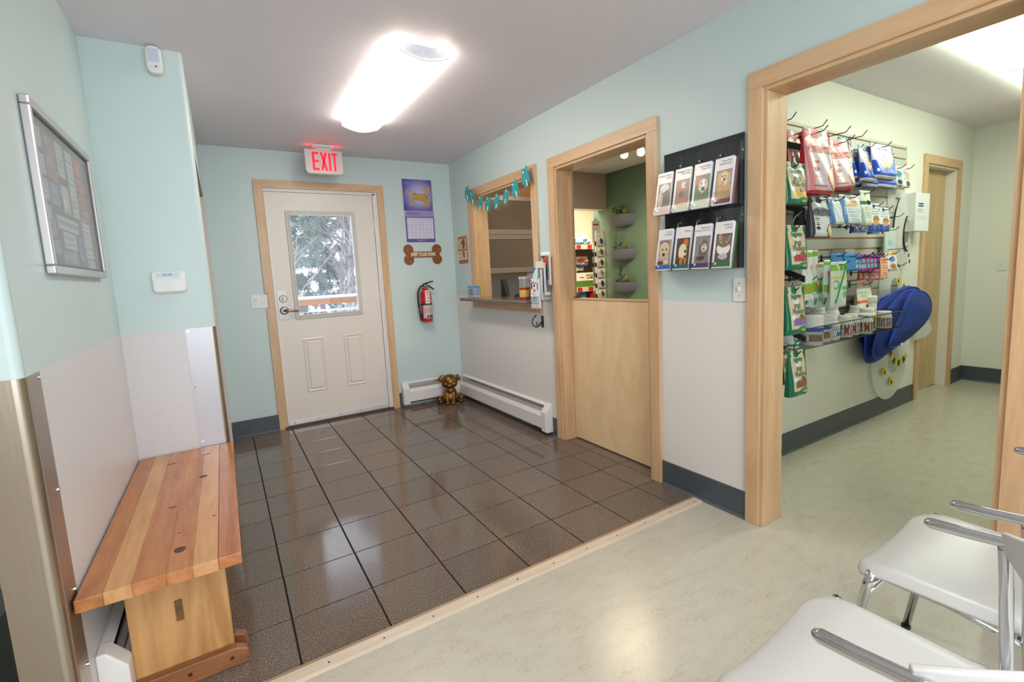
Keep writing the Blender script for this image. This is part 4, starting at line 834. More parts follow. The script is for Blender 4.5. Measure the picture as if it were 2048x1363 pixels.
t_ = thing('treat_box', 'white and green box standing at the front of the middle store shelf', 'box', (4.30, .51, 1.052))
i = Ink(40, 30, (236, 234, 226)); i.rect(0, 0, 1, .42, (84, 130, 40)); i.rect(.30, .62, .5, .70, (60, 70, 130)); i.rect(.62, .72, .98, .86, (110, 160, 60)); i.rect(.64, .56, .84, .68, (214, 90, 50)); i.rect(.86, .56, .98, .7, (40, 50, 50))
sheet('front_panel', i, .35, .20, t_, (0, -.001, 0)); MB().box(-.175, .175, .0, .10, 0, .198).build('carton_body', mat('box_white', (230, 228, 220), .5), t_)
for q, (x, w_, c) in enumerate(((4.26, .32, ((120, 170, 200), (200, 214, 224), (40, 60, 120))), (4.56, .2, ((170, 30, 36), (120, 20, 26), (200, 60, 60))))):
    pillow('pet_food_bag', ('pale blue pet food bag on the lowest visible store shelf', 'red pet food bag beside the pale blue one on the lowest visible store shelf')[q], 'pet food bag', w_, .2, .1, foodbag(*c), (x, .62, .79), 0, 'pet food bags on the store shelving')
tag(MB().box(3.96, 4.88, .62, .95, .552, .785).build('carton', mat('grey_carton', (120, 112, 106), .6)), 'carton carrying the blue and red bags on the lowest visible store shelf', 'carton')
# brochure tower
tw = thing('brochure_tower', 'tall clear brochure tower hung on the green wall edge by the store shelving', 'brochure stand', (3.90, -.25, 0))
mb = MB().box(-.065, .085, .03, .033, .70, 1.80).box(.0825, .085, -.09, .03, .70, 1.75)
for k in range(7):
    z = .80 + .128 * k; mb.box(-.065, .085, -.062, -.060, z, z + .075).box(-.065, .085, -.060, .03, z - .002, z)
mb.build('pockets', ACRYL, tw)
MB().prism([(-.062, 1.62), (.068, 1.62), (.068, 1.86), (.0, 1.92), (-.062, 1.87)], .024, .029).build('header_card', mat('white_header', (232, 226, 216), .5), tw)
i = Ink(20, 6, (200, 40, 60)); sheet('header_logo', i, .085, .02, tw, (0.0, .022, 1.825)); i = Ink(20, 30, (196, 206, 190)); i.ell(.5, .7, .1, .1, (130, 100, 80)); i.stripes(.2, .3, .8, .5, 3, (190, 120, 110), .4); sheet('header_notice', i, .10, .14, tw, (.0, .02, 1.65))
for k in range(7):
    z = .805 + .128 * k; t_ = thing('brochure', 'white brochure with a small animal picture, %s pocket of the tower' % ('lowest', 'second lowest', 'third lowest', 'middle', 'third highest', 'second highest', 'highest')[k], 'brochure', (3.905, -.28 - .0, z), 0, 'brochures in the tower')
    i = Ink(18, 28, (232, 228, 220)); i.rect(.1, .84, .6, .9, (200, 70, 70)); i.stripes(.15, .56, .7, .7, 2, (160, 190, 140) if k % 2 else (200, 150, 150), .5); i.ell(.62, .28, .22, .2, ((90, 70, 50), (120, 80, 60), (40, 40, 46), (190, 150, 110))[k % 4]); i.ell(.5, .42, .08, .1, (70, 56, 46))
    sheet('cover', i, .115, .19, t_, (0, 0, 0), lambda u, v: (0 * u, -.03 * (1 - v), 0 * u)); MB().box(-.0575, .0575, .003, .022, 0.002, .185).build('page_block', CB, t_)
# ================================================================== BROCHURE RACK ON THE RIGHT WALL
SMOKE = mat('smoked_rack_back', (34, 36, 42), .08, spec=.8)
rk = thing('brochure_rack', 'smoked plastic wall rack with two rows of clear pockets by the wide opening', 'brochure rack', (XR, -3.14, 0), RW)
MB().box(-.234, .234, -.008, -.004, 1.262, 1.885).build('back_board', SMOKE, rk, bevel=.001)
mbk = MB()
for row, z in enumerate((1.565, 1.270)):
    for c in range(4):
        x = -.1755 + .117 * c
        p = MB()
        for s_ in (-1, 1):          # side wing: a triangle leaning out
            xx = x + s_ * .056; p.prism([(-.010, z - .005), (-.105, z - .005), (-.108, z + .01), (-.030, z + .27), (-.010, z + .29)], xx - .001, xx + .001, plane='yz')
        p.box(x - .056, x + .056, -.105, -.010, z - .007, z - .005)
        vs = [(x - .056, -.106, z), (x + .056, -.106, z), (x + .056, -.070, z + .12), (x + .03, -.064, z + .14), (x - .03, -.064, z + .14), (x - .056, -.070, z + .12)]
        p.add(vs, [tuple(range(6))]); p.build('pocket', ACRYL, rk, fix=False)
        MB().tube([(x + .056, -.010, z + .24), (x + .056, -.016, z + .24)], .006, 8).build('rivet', NICKEL, rk)
def animal(kind):
    W_ = (232, 230, 228)
    spec = {'a': ((120, 40, 80), (92, 76, 66)), 'b': ((60, 130, 60), (128, 100, 84)), 'c': ((60, 140, 60), (70, 108, 50)), 'd': ((112, 40, 70), (156, 138, 116)),
            'e': ((70, 110, 180), (170, 150, 136)), 'f': ((20, 110, 110), (90, 70, 50)), 'g': ((90, 50, 130), (140, 132, 126)), 'h': ((60, 120, 70), (100, 92, 84))}[kind]
    i = Ink(40, 80, W_); i.rect(0, .0, 1, .13, spec[0]); i.rect(.0, .0, 1, .03, W_); i.rect(.12, .13, .97, .74, spec[1]); i.rect(.05, .13, .12, .74, W_); i.rect(.14, .07, .24, .12, W_)
    E_ = i.ell
    if kind == 'a': E_(.55, .62, .3, .10, (206, 200, 196)); E_(.72, .42, .2, .16, (70, 56, 48)); E_(.3, .35, .16, .2, (196, 170, 140)); E_(.62, .5, .06, .03, (20, 20, 24))
    if kind == 'b': E_(.55, .56, .34, .14, (150, 92, 58)); E_(.6, .60, .14, .08, (210, 200, 190)); E_(.74, .60, .06, .03, (24, 22, 24)); E_(.5, .40, .16, .07, (50, 40, 40)); E_(.6, .24, .3, .09, (170, 92, 44))
    if kind == 'c': E_(.3, .62, .2, .10, (170, 92, 48)); E_(.6, .5, .26, .15, (206, 190, 168)); E_(.62, .52, .07, .10, (236, 234, 230)); E_(.48, .55, .04, .02, (26, 22, 22)); E_(.74, .55, .04, .02, (26, 22, 22)); E_(.62, .42, .10, .05, (20, 20, 22)); E_(.6, .33, .06, .02, (214, 110, 120))
    if kind == 'd': E_(.6, .30, .36, .18, (196, 160, 104)); E_(.56, .55, .24, .15, (226, 204, 164)); E_(.32, .55, .09, .13, (206, 170, 118)); E_(.82, .55, .09, .12, (206, 170, 118)); E_(.62, .60, .04, .02, (30, 24, 22)); E_(.46, .60, .04, .02, (30, 24, 22)); E_(.58, .53, .06, .03, (20, 20, 20)); E_(.5, .45, .08, .06, (226, 120, 140))
    if kind == 'e': E_(.5, .66, .30, .06, (94, 88, 140)); E_(.5, .52, .32, .17, (214, 194, 164)); E_(.5, .30, .34, .14, (200, 178, 152)); E_(.38, .50, .05, .025, (70, 50, 40)); E_(.64, .50, .05, .025, (70, 50, 40)); E_(.48, .38, .09, .04, (50, 38, 36)); E_(.3, .18, .2, .05, (130, 60, 40)); E_(.7, .2, .16, .05, (226, 220, 214))
    if kind == 'f': E_(.7, .62, .16, .10, (206, 110, 40)); E_(.55, .42, .26, .18, (226, 214, 190)); E_(.72, .42, .07, .04, (30, 26, 28)); E_(.7, .30, .06, .03, (36, 30, 30)); E_(.5, .2, .10, .09, (214, 120, 50)); E_(.76, .2, .08, .09, (214, 120, 50))
    if kind == 'g': E_(.62, .45, .26, .20, (120, 106, 92)); E_(.45, .62, .07, .08, (150, 136, 122)); E_(.66, .46, .16, .10, (206, 206, 202)); E_(.64, .52, .05, .03, (160, 170, 90)); E_(.64, .44, .04, .02, (60, 50, 46)); E_(.5, .24, .24, .05, (90, 72, 60)); [i.rect(.4 + .1 * q, .3, .43 + .1 * q, .42, (70, 62, 56)) for q in range(5)]
    if kind == 'h': E_(.56, .42, .36, .14, (226, 224, 222)); E_(.56, .56, .34, .12, (130, 106, 88)); E_(.34, .66, .10, .08, (170, 140, 132)); E_(.84, .64, .08, .08, (150, 124, 112)); E_(.42, .55, .06, .025, (150, 176, 90)); E_(.70, .55, .06, .025, (150, 176, 90)); E_(.56, .47, .05, .025, (170, 100, 80)); E_(.56, .30, .04, .03, (176, 156, 50)); E_(.56, .24, .26, .06, (196, 196, 200))
    return i
TT = {'a': 'Kidney Disease\nin Pets', 'b': "Managing Your\nPet's Pain", 'c': 'Vaccinating\nYour Pet', 'd': "Your Pet's\nDental Care", 'e': 'Canine\nParasites', 'f': 'Rabies', 'g': 'Spaying or\nNeutering Your Pet', 'h': 'Diabetes\nin Pets'}
LB = {'a': 'maroon brochure with a grey-faced dog, upper row far left of the wall rack', 'b': 'green brochure with a brown dog, upper row second from the left', 'c': 'green brochure with a dog lying in grass, upper row third from the left', 'd': 'maroon brochure with a golden retriever, upper row far right',
      'e': 'blue brochure with a pale puppy, lower row far left of the wall rack', 'f': 'teal brochure with an orange and white dog, lower row second from the left', 'g': 'purple brochure with a striped kitten, lower row third from the left', 'h': 'green brochure with a white-chested cat, lower row far right'}
EDGE = {'a': (104, 40, 76), 'b': (70, 120, 90), 'c': (60, 110, 150), 'd': (120, 90, 100), 'e': (60, 74, 160), 'f': (20, 106, 112), 'g': (84, 50, 120), 'h': (40, 100, 60)}
GL = mat('grey_title', (150, 152, 156), .5)
for row, z in enumerate((1.560, 1.265)):
    for c in range(4):
        k = 'abcdefgh'[row * 4 + c]; x = -.1755 + .117 * c
        t_ = thing('brochure', LB[k], 'brochure', Vector((XR, -3.14, z + .001)) + Matrix.Rotation(RW, 3, 'Z') @ Vector((x - .003, -.098, 0)), RW, 'pet care brochures in the wall rack')
        tilt = -.17
        g = sheet('cover', animal(k).noise(5), .098, .222, t_, (0, -.001, 0), None, printed_mat('print_gloss', .25), rot=(tilt, 0, 0))
        MB().box(-.049, .049, .0, .012, 0, .218).build('page_block', CB, t_).rotation_euler = (tilt, 0, 0)
        p2 = MB().box(-.030, .058, .014, .026, 0.002, .216).build('rear_copies', mat('edge_%s' % k, EDGE[k], .4), t_); p2.rotation_euler = (tilt, 0, 0)
        tx = text('title', TT[k], .0135, GL, t_, (0, 0, 0), depth=.0001, align='RIGHT'); v = Matrix.Rotation(tilt, 3, 'X') @ Vector((.043, -.0018, .198)); tx.location = v; tx.rotation_euler = (PI / 2 + tilt, 0, 0)
# ================================================================== PUPPY FIGURINE
def remeshed(mb, name, m, parent, vox=.004, sm=6):
    o = mb.build('tmp', m, None); md_ = o.modifiers.new('r', 'REMESH'); md_.mode = 'VOXEL'; md_.voxel_size = vox; s_ = o.modifiers.new('s', 'SMOOTH'); s_.iterations = sm; s_.factor = .5
    dg = bpy.context.evaluated_depsgraph_get(); me = bpy.data.meshes.new_from_object(o.evaluated_get(dg)); bpy.data.objects.remove(o)
    me.materials.clear(); me.materials.append(m); me.polygons.foreach_set('use_smooth', [True] * len(me.polygons)); r = bpy.data.objects.new(name, me); COL.objects.link(r); r.parent = parent; return r
pu = thing('puppy_figurine', 'bronze painted laughing puppy figurine sitting in the heater corner', 'figurine', (1.805, -.285, 0), math.radians(-24))
b = MB(); B = b.ball
B((0, .01, .085), (.070, .058, .09), 16); B((0, -.02, .06), (.055, .05, .06), 16)            # trunk
B((0, -.028, .135), (.045, .035, .035)); B((0, -.035, .115), (.028, .022, .03))               # ruff
B((0, .0, .222), (.088, .070, .074), 20); B((-.04, -.035, .205), (.042, .035, .038)); B((.04, -.035, .205), (.042, .035, .038))  # head, cheeks
B((0, -.055, .198), (.028, .022, .022)); B((0, -.068, .213), (.014, .012, .012)); B((0, -.04, .172), (.030, .028, .020))         # muzzle, nose, jaw
B((-.010, -.070, .192), (.014, .012, .011)); B((.010, -.070, .192), (.014, .012, .011))
for s in (-1, 1):
    B((s * .070, -.006, .272), (.032, .016, .022)); B((s * .092, -.022, .256), (.024, .014, .026))
    b.tube([(s * .045, .0, .06), (s * .088, -.03, .045), (s * .104, -.055, .055)], [.038, .036, .030], 12)
    B((s * .106, -.062, .032), (.033, .027, .034)); B((s * .110, -.066, .066), (.029, .024, .030))
    for q in range(3): B((s * (.092 + .018 * q), -.082, .090 - abs(q - 1) * .006), (.010, .011, .011), 8)
    B((s * .110, -.088, .060), (.016, .008, .011), 8)
    b.tube([(s * .038, -.02, .12), (s * .034, -.062, .06), (s * .028, -.070, .022)], [.022, .020, .018], 10)
    B((s * .027, -.080, .018), (.026, .024, .017))
    for q in range(3): B((s * (.013 + .014 * q), -.100, .014), (.008, .010, .011), 8)
remeshed(b, 'body', BRONZE, pu, .0035, 4)
DKBZ = mat('dark_bronze_paint', (70, 46, 22), .4, metal=.6)  # darker bronze for the eye and mouth lines
for s in (-1, 1):
    MB().tube(bez([(s * .020, -.0665, .222), (s * .034, -.0725, .230), (s * .052, -.068, .222)]), .0028, 6).build('closed_eye', DKBZ, pu)
MB().tube(bez([(-.024, -.068, .184), (-.012, -.079, .180), (0, -.080, .184), (.012, -.079, .180), (.024, -.068, .184)]), .003, 6).build('mouth', DKBZ, pu)
MB().ball((0, -.079, .216), (.011, .006, .008), 12).build('nose', BRONZE, pu)
# ================================================================== CHAIRS
def chair(label, cx, cy=-4.36, rz=0):
    r = thing('armchair', label, 'chair', (cx, cy, 0), PI + rz, None)      # local front -y faces world +y
    # seat shell (local: front edge y=-.16, rear y=+.26)
    nx, ny = 20, 22; vs = []; fs = []
    for j in range(ny + 1):
        t = j / ny
        for i in range(nx + 1):
            u = i / nx * 2 - 1; hw = .257 - .018 * t
            rc = .05; yf = -.205
            y = yf + t * .46
            # rounded corners in plan
            ins = 0
            if y < yf + rc: ins = rc - math.sqrt(max(0, rc * rc - (rc - (y - yf)) ** 2))
            if y > yf + .46 - rc: ins = max(ins, rc - math.sqrt(max(0, rc * rc - (y - (yf + .46 - rc)) ** 2)))
            x = u * (hw - ins)
            z = .452 + .012 * abs(u) ** 3 - .010 * (1 - u * u) * math.sin(PI * min(1, t * 1.2))
            if t < .22: z -= .030 * (1 - t / .22) ** 2 * (1 - .25 * u * u)
            if abs(u) > .86: z -= .022 * ((abs(u) - .86) / .14) ** 2
            if t > .8: z += .02 * ((t - .8) / .2) ** 2
            vs.append((x, y, z))
    for j in range(ny):
        for i in range(nx): a = j * (nx + 1) + i; fs.append((a, a + 1, a + nx + 2, a + nx + 1))
    o = MB().add(vs, fs).build('seat', SEATP, r, smooth=True, fix=False)
    s_ = o.modifiers.new('solid', 'SOLIDIFY'); s_.thickness = .010; s_.offset = -1; b_ = o.modifiers.new('bev', 'BEVEL'); b_.width = .004; b_.segments = 2; b_.limit_method = 'ANGLE'; b_.angle_limit = 1
    # backrest shell: curved between the posts
    vs = []; fs = []; nx, ny = 24, 10
    for j in range(ny + 1):
        t = j / ny
        for i in range(nx + 1):
            u = i / nx * 2 - 1; tt = t
            top = .734 + .020 * (1 - abs(u) ** 4); bot = .50 + .20 * abs(u) ** 1.6
            vs.append((u * .262, .122 + .15 * (1 - abs(u) ** 2.2) + .035 * t * (1 - u * u), bot + (top - bot) * tt))
    for j in range(ny):
        for i in range(nx): a = j * (nx + 1) + i; fs.append((a, a + 1, a + nx + 2, a + nx + 1))
    o = MB().add(vs, fs).build('backrest', SEATP, r, smooth=True, fix=False)
    s_ = o.modifiers.new('solid', 'SOLIDIFY'); s_.thickness = .012; s_.offset = 0; b_ = o.modifiers.new('bev', 'BEVEL'); b_.width = .005; b_.segments = 2; b_.limit_method = 'ANGLE'; b_.angle_limit = 1
    for s in (-1, 1):
        x = s * .262
        MB().tube([(x, .0, .705), (x, .004, .7055), (x, .012, .706), (x, .06, .708), (x, .135, .715), (x, .15, .716)], [.004, .0085, .0115, .0115, .0115, .0115], 14).build('arm', CHROME, r, smooth=True)
        MB().tube(bez([(x, .125, .708), (x, .130, .64), (x, .140, .45), (x, .165, .02), (x, .166, .006)]), .0115, 12).build('leg', CHROME, r, smooth=True)
        MB().tube([(x * .94, -.155, .442), (x * .942, -.164, .40), (x * .955, -.225, .008)], .0115, 12).build('leg', CHROME, r, smooth=True)
        MB().tube([(x * .86, -.130, .428), (x * .90, .0, .434), (x, .142, .43)], .007, 10).build('side_rail', CHROME, r, smooth=True)
        MB().tube([(x * .955, -.225, 0), (x * .955, -.225, .01)], .014, 12).tube([(x, .166, 0), (x, .166, .01)], .014, 12).build('foot_glide', BLACKP, r)
    MB().tube([(-.245, -.168, .372), (.245, -.168, .372)], .0085, 10).build('cross_bar', CHROME, r, smooth=True)
    MB().tube([(-.245, -.162, .398), (.245, -.162, .398)], .0085, 10).build('cross_bar', CHROME, r, smooth=True)
    MB().tube([(-.262, .150, .43), (.262, .150, .43)], .0085, 10).build('cross_bar', CHROME, r, smooth=True)
    return r
chair('white moulded armchair with chrome arms, nearest the camera at the bottom right', .898, -4.378, .055)
chair('white moulded armchair with chrome arms, second one, closer to the wide opening', 1.562, -4.362, .02)
# ================================================================== SHOP WALL
SLATP = mat('grey_slat_panel', (196, 198, 192), .45); GRV = mat('slat_groove', (206, 156, 104), .6)
sw_ = thing('slatwall_panel', 'pale grey slatwall display panel with brown grooves on the shop wall', 'slatwall', (0, 0, 0))
zs = [2.128]; z = 1.418 + .0762 * 9
while z > .9: zs.append(z); z -= .0762
zs = sorted(set([q for q in zs if q <= 2.128]), reverse=True); zs.append(.90)
MB().box(2.25, 4.66, YS - .010, YS - .001, .90, 2.128).build('groove_back', GRV, sw_)
for a, b in zip(zs[:-1], zs[1:]):
    if a - b < .012: continue
    MB().box(2.25, 4.66, YS - .018, YS - .0102, b + (.006 if b > .9 else 0), a - (.006 if a < 2.128 else 0)).build('slat', SLATP, sw_)
WY = YS - .018
HK = 0
def peg(x, z, L, tilt=.02, rise=.028, up=.028, lb='black wire display hook on the slatwall, empty'):
    """wire display hook from the slat wall, upturned tip"""
    t_ = thing('display_hook', lb, 'hook', (x, WY, z), 0, 'wire hooks on the slatwall')
    MB().box(-.012, .012, -.003, .008, -.02, .02).build('clip', BLACK, t_)
    MB().tube([(0, -.003, 0), (0, -L, L * tilt), (0, -L - up * .9, L * tilt + rise)], .0028, 6).build('wire', BLACK, t_)
    return t_
def bagfn(w_, h_, d_, ny, nx, topflat=.16, side=None, bot=.12):
    """stand-up pouch: flat at the header, swelling to a gusset at the foot"""
    def sh(u, v):
        e = np.clip((1 - v - .12) / .88, 0, 1) ** .75
        rim = np.clip(np.minimum(u, 1 - u) * 9, 0, 1) ** .5
        fold = np.clip(v / max(bot, .01), 0, 1) ** .5
        return ((.5 - u) * -.0 , -(d_ * e * (.35 + .65 * rim)) * (.55 + .45 * fold) + .0015 * np.sin(u * 13 + v * 9), 0 * u)
    return sh
def pouch(label, px0, py0, px1, py1, y, ink, d_=.04, side=(200, 30, 40), group=None, texts=(), name='treat_pouch', cat='pouch', lean=0., hook=True, glossy=True, turn=0.):
    """pouch whose front top-left / bottom-right corners are seen at the given image points when it hangs in plane y"""
    a = at(px0, py0, 'y', y); c = at(px1, py1, 'y', y); w_ = abs(c[0] - a[0]); h_ = abs(a[2] - c[2]); x = (a[0] + c[0]) / 2; z0 = min(a[2], c[2])
    t_ = thing(name, label, cat, (x, y, z0), turn, group); t_.rotation_euler = (0, lean, turn)
    sheet('front', ink, w_, h_, t_, (0, 0, 0), bagfn(w_, h_, d_, 0, 0), printed_mat('print_gloss', .25) if glossy else None, thick=.0012)
    # side gussets and back as one skin
    vs = []; fs = []; n = 8
    for k in range(n + 1):
        v = k / n; e = min(1, max(0, (1 - v - .12) / .88)) ** .75; f = -d_ * e * .35 * (.55 + .45 * min(1, v / .12) ** .5)
        vs += [(-w_ / 2, f, v * h_), (-w_ / 2 + .002, .004 + d_ * e * .45, v * h_), (w_ / 2 - .002, .004 + d_ * e * .45, v * h_), (w_ / 2, f, v * h_)]
    for k in range(n):
        for j in range(3): a_ = k * 4 + j; fs.append((a_, a_ + 1, a_ + 5, a_ + 4))
    fs.append((3, 2, 1, 0)); MB().add(vs, fs).build('gusset', mat('gusset_%d_%d_%d' % side, side, .3), t_, fix=False)
    for (s_, sz, tx, tz, colr, wd, *rest) in texts:
        text('lettering', s_, sz, mat('ink_%d_%d_%d' % colr, colr, .45), t_, (tx * w_, -.0032 - d_ * max(0, (1 - tz - .10) / .88) ** .75, tz * h_), width=wd * w_, depth=.0003, rot=(PI / 2 - (.0 if len(rest) > 1 else d_ / h_ * .85), rest[1] if len(rest) > 1 else 0, 0), ysc=1.3)
    return t_, x, z0 + h_
def hooklabel(l):
    full = 'wire hook for the ' + l
    if len(full.replace('-', ' ').split()) > 15: full = 'wire hook for the ' + l.split(',')[0]
    return ' '.join(full.split()[:13])
def hang(label, *a, L=None, up=.0, **k):
    t_, x, zt = pouch(label, *a, **k); y = a[4]; peg(x, zt - .018, (WY - y) + (.03 if L is None else L), 0.0, .022, lb=hooklabel(label)); return t_
# red freeze-dried treat bags
def red_ink(white=(204, 192, 206)):
    i = Ink(30, 56, white); i.rect(0, 0, .16, 1, (226, 150, 160)); i.rect(.93, 0, 1, 1, (196, 24, 50)); i.rect(0, 0, 1, .05, (206, 30, 44))
    i.ell(.50, .74, .36, .085, (206, 80, 90)); i.rect(.1, .62, 1, .66, (214, 110, 120), .6)
    for q in range(5): i.ell(.26 + q * .13, .755, .03, .018, (40, 36, 50))
    for q, v in enumerate((.48, .37, .26)): i.ell(.27, v, .13, .045, (180, 176, 186)); i.rect(.16, v - .018, .40, v + .014, (206, 30, 48))
    i.ell(1.0, .24, .36, .22, (206, 90, 90)); i.ell(1.02, .24, .32, .20, (214, 196, 160)); i.rect(.1, .1, .6, .13, (206, 60, 70)); return i
def pb(ink=red_ink): return ink()
PT = (('PUREBITES', .04, .02, .675, (206, 48, 60), .9), ('1', .03, -.23, .37, (214, 30, 40), .06))
hang('big red and white treat bag, the frontmost of the red bags', 1607, 252, 1656, 392, -3.36, red_ink(), d_=.055, side=(190, 20, 36), texts=PT, lean=-.02)
hang('red and white treat bag just right of the frontmost red bag', 1656, 275, 1699, 382, -3.30, red_ink(), d_=.05, side=(190, 20, 36), texts=PT, lean=-.10)
hang('pink-topped treat bag hanging furthest left behind the frontmost red bag', 1574, 258, 1606, 380, -3.26, red_ink((226, 180, 190)), d_=.045, side=(150, 16, 40), texts=PT)
for q in range(2):
    t_, x, zt = pouch('red treat bag hidden behind the %s red bag on the same hook' % ('frontmost', 'second')[q], *((1603, 262, 1650, 392, -3.27), (1655, 285, 1695, 385, -3.22))[q], red_ink(), d_=.05, side=(190, 20, 36))
i = Ink(20, 40, (60, 160, 176)); i.rect(.2, .1, .9, .7, (226, 220, 206)); i.ell(.4, .5, .2, .2, (226, 110, 50)); i.ell(.6, .25, .2, .1, (40, 150, 150)); i.rect(0, 0, 1, .12, (230, 140, 60)); i.ell(.5, .85, .3, .06, (206, 100, 50))
hang('small teal and orange treat bag right of the red bags', 1677, 273, 1700, 344, -3.24, i, d_=.02, side=(50, 130, 150))
# blue bags
def blue_ink(k=0):
    i = Ink(30, 50, (190, 198, 216)); i.rect(0, 0, 1, .50, (24, 70, 190)); i.rect(0, .0, 1, .08, (206, 210, 226)); i.ell(.5, .56, .42, .10, (24, 70, 190)); i.ell(.28, .62, .16, .12, (150, 112, 80)); i.ell(.7, .62, .16, .14, (206, 196, 184)); i.ell(.30, .64, .05, .03, (40, 32, 30)); i.ell(.52, .42, .20, .12, (232, 150, 44)); i.poly([(.38, .40), (.66, .46), (.5, .36)], (240, 236, 226))
    i.rect(.3, .84, .72, .90, (40, 80, 170)); i.stripes(.5, .14, .95, .3, 3, (150, 180, 230), .4); i.ell(.1, .22, .04, .04, (220, 230, 250)); return i
BL = [('front blue and white dental chew bag, right side of the top row', 1741, 284, 1781, 362, -3.30), ('blue chew bag left of the front one in the top row', 1717, 288, 1742, 366, -3.28), ('blue chew bag furthest left in the top row beside the teal bag', 1697, 292, 1716, 362, -3.24)]
for (l_, *c) in BL: hang(l_, *c, blue_ink(), d_=.05, side=(20, 50, 150))
for q, c in enumerate(((1748, 308, 1786, 378, -3.15), (1722, 312, 1748, 376, -3.15), (1700, 316, 1720, 372, -3.12))):
    hang('rear blue chew bag %s' % ('behind the front blue bag', 'behind the middle blue bag', 'behind the leftmost blue bag')[q], *c, blue_ink(), d_=.04, side=(20, 50, 150))
def pale_ink(a=(214, 220, 222), b=(70, 150, 190), c=(60, 64, 80), seed=0):
    i = Ink(22, 34, a); i.ell(.55, .6, .3, .16, b); i.ell(.3, .7, .18, .1, (226, 170, 180)); i.ell(.6, .18, .24, .12, c); i.stripes(.1, .34, .9, .46, 2, (160, 160, 176), .4); i.rect(.1, .86, .9, .9, (200, 200, 206)); return i
hang('small clear pack with a blue and pink card, top row right end', 1783, 330, 1803, 372, -3.15, pale_ink(), d_=.02, side=(206, 210, 212))
hang('narrow white pack right of the clear one in the top row', 1803, 332, 1817, 376, -3.15, pale_ink((226, 226, 224), (206, 190, 170), (90, 92, 100)), d_=.02, side=(206, 210, 212))
# extra bare hooks along the top
for (px_, py_, n_) in ((1583, 238, 'furthest left'), (1645, 252, 'above the frontmost red bag'), (1692, 264, 'above the teal and orange bag'), (1725, 272, 'above the blue bags')):
    a = at(px_, py_, 'y', WY - .24); peg(a[0], a[2] - .004, .24, .02, .028, lb='empty wire hook in the slatwall top row, ' + n_)
# row two
def grey_ink():
    i = Ink(30, 48, (214, 220, 230)); i.rect(0, 0, .1, 1, (70, 74, 84)); i.rect(.95, 0, 1, 1, (70, 74, 84)); i.rect(0, 0, 1, .03, (60, 64, 74)); i.ell(.5, .66, .36, .09, (110, 112, 124)); i.rect(.1, .55, .95, .66, (150, 154, 166))
    for q in range(5): i.ell(.26 + q * .13, .675, .03, .016, (30, 30, 40))
    for v in (.45, .34, .23): i.ell(.25, v, .12, .04, (40, 44, 56)); i.rect(.14, v - .006, .36, v + .006, (226, 226, 232))
    i.ell(1.0, .17, .36, .20, (90, 80, 70)); i.ell(1.02, .17, .33, .18, (222, 204, 160)); return i
GT = (('PUREBITES', .04, .0, .60, (70, 70, 84), .8),)
hang('grey and white treat bag hanging under the frontmost red bag', 1618, 393, 1656, 475, -3.32, grey_ink(), d_=.035, side=(60, 64, 76), texts=GT)
hang('grey treat bag behind and left of the grey and white one', 1602, 398, 1622, 476, -3.24, grey_ink(), d_=.035, side=(60, 64, 76), texts=GT)
hang('dark grey treat bag furthest back in the second row', 1590, 402, 1606, 470, -3.18, grey_ink(), d_=.03, side=(60, 64, 76))
def mellow_ink(dog):
    i = Ink(34, 40, (222, 230, 240)); i.rect(0, 0, .24, .86, (92, 140, 206)); i.rect(0, .9, 1, 1, (226, 230, 238)); i.rect(0, .86, .3, .92, (40, 80, 160)); i.rect(0, 0, 1, .03, (180, 190, 196))
    if dog: i.ell(.62, .74, .22, .14, (222, 192, 160)); i.ell(.5, .64, .26, .06, (216, 186, 156)); i.ell(.58, .77, .025, .02, (70, 46, 40)); i.ell(.70, .77, .025, .02, (70, 46, 40)); i.stripes(.3, .1, .9, .54, 7, (150, 176, 214), .4)
    return i
hang('white and blue pouch with a curly dog picture in the second row', 1678, 388, 1718, 449, -3.33, mellow_ink(True), d_=.03, side=(190, 200, 210), texts=(('MELLOWS', .03, -.38, .42, (236, 242, 250), .62, .3, -PI / 2),), name='treat_pouch')
hang('blue and white pouch left of the curly dog pouch', 1657, 394, 1680, 450, -3.33, mellow_ink(False), d_=.03, side=(120, 160, 206))
i = Ink(22, 40, (222, 226, 222)); i.rect(.0, .6, .5, .7, (80, 110, 80)); i.ell(.7, .66, .2, .06, (40, 30, 34)); i.stripes(.3, .2, .9, .54, 6, (170, 176, 180), .4); i.rect(0, 0, .24, .5, (176, 200, 190))
hang('white bag with green lettering right of the curly dog pouch', 1719, 380, 1738, 452, -3.30, i, d_=.03, side=(150, 180, 170))
for q, (l_, *c) in enumerate((('white and blue chew pack, left of the pair', 1737, 406, 1756, 463, -3.28), ('white and blue chew pack, right of the pair', 1756, 414, 1776, 463, -3.24))):
    i = Ink(24, 34, (226, 228, 230)); i.rect(0, 0, 1, .28, (36, 84, 190)); i.ell(.6, .44, .26, .14, (150, 120, 100)); i.ell(.5, .32, .22, .10, (236, 150, 60)); i.stripes(.2, .6, .9, .84, 3, (150, 160, 186), .4)
    hang(l_, *c, i, d_=.02, side=(214, 216, 220))
for q, (l_, *c) in enumerate((('small blue chew pack low behind the curly dog pouch', 1703, 440, 1716, 466, -3.16), ('small blue chew pack between the curly dog pouch and the white green-lettered bag', 1717, 444, 1728, 466, -3.16), ('small blue chew pack low behind the pair of white and blue packs', 1738, 448, 1756, 468, -3.14))):
    hang(l_, *c, blue_ink(), d_=.02, side=(20, 50, 150))
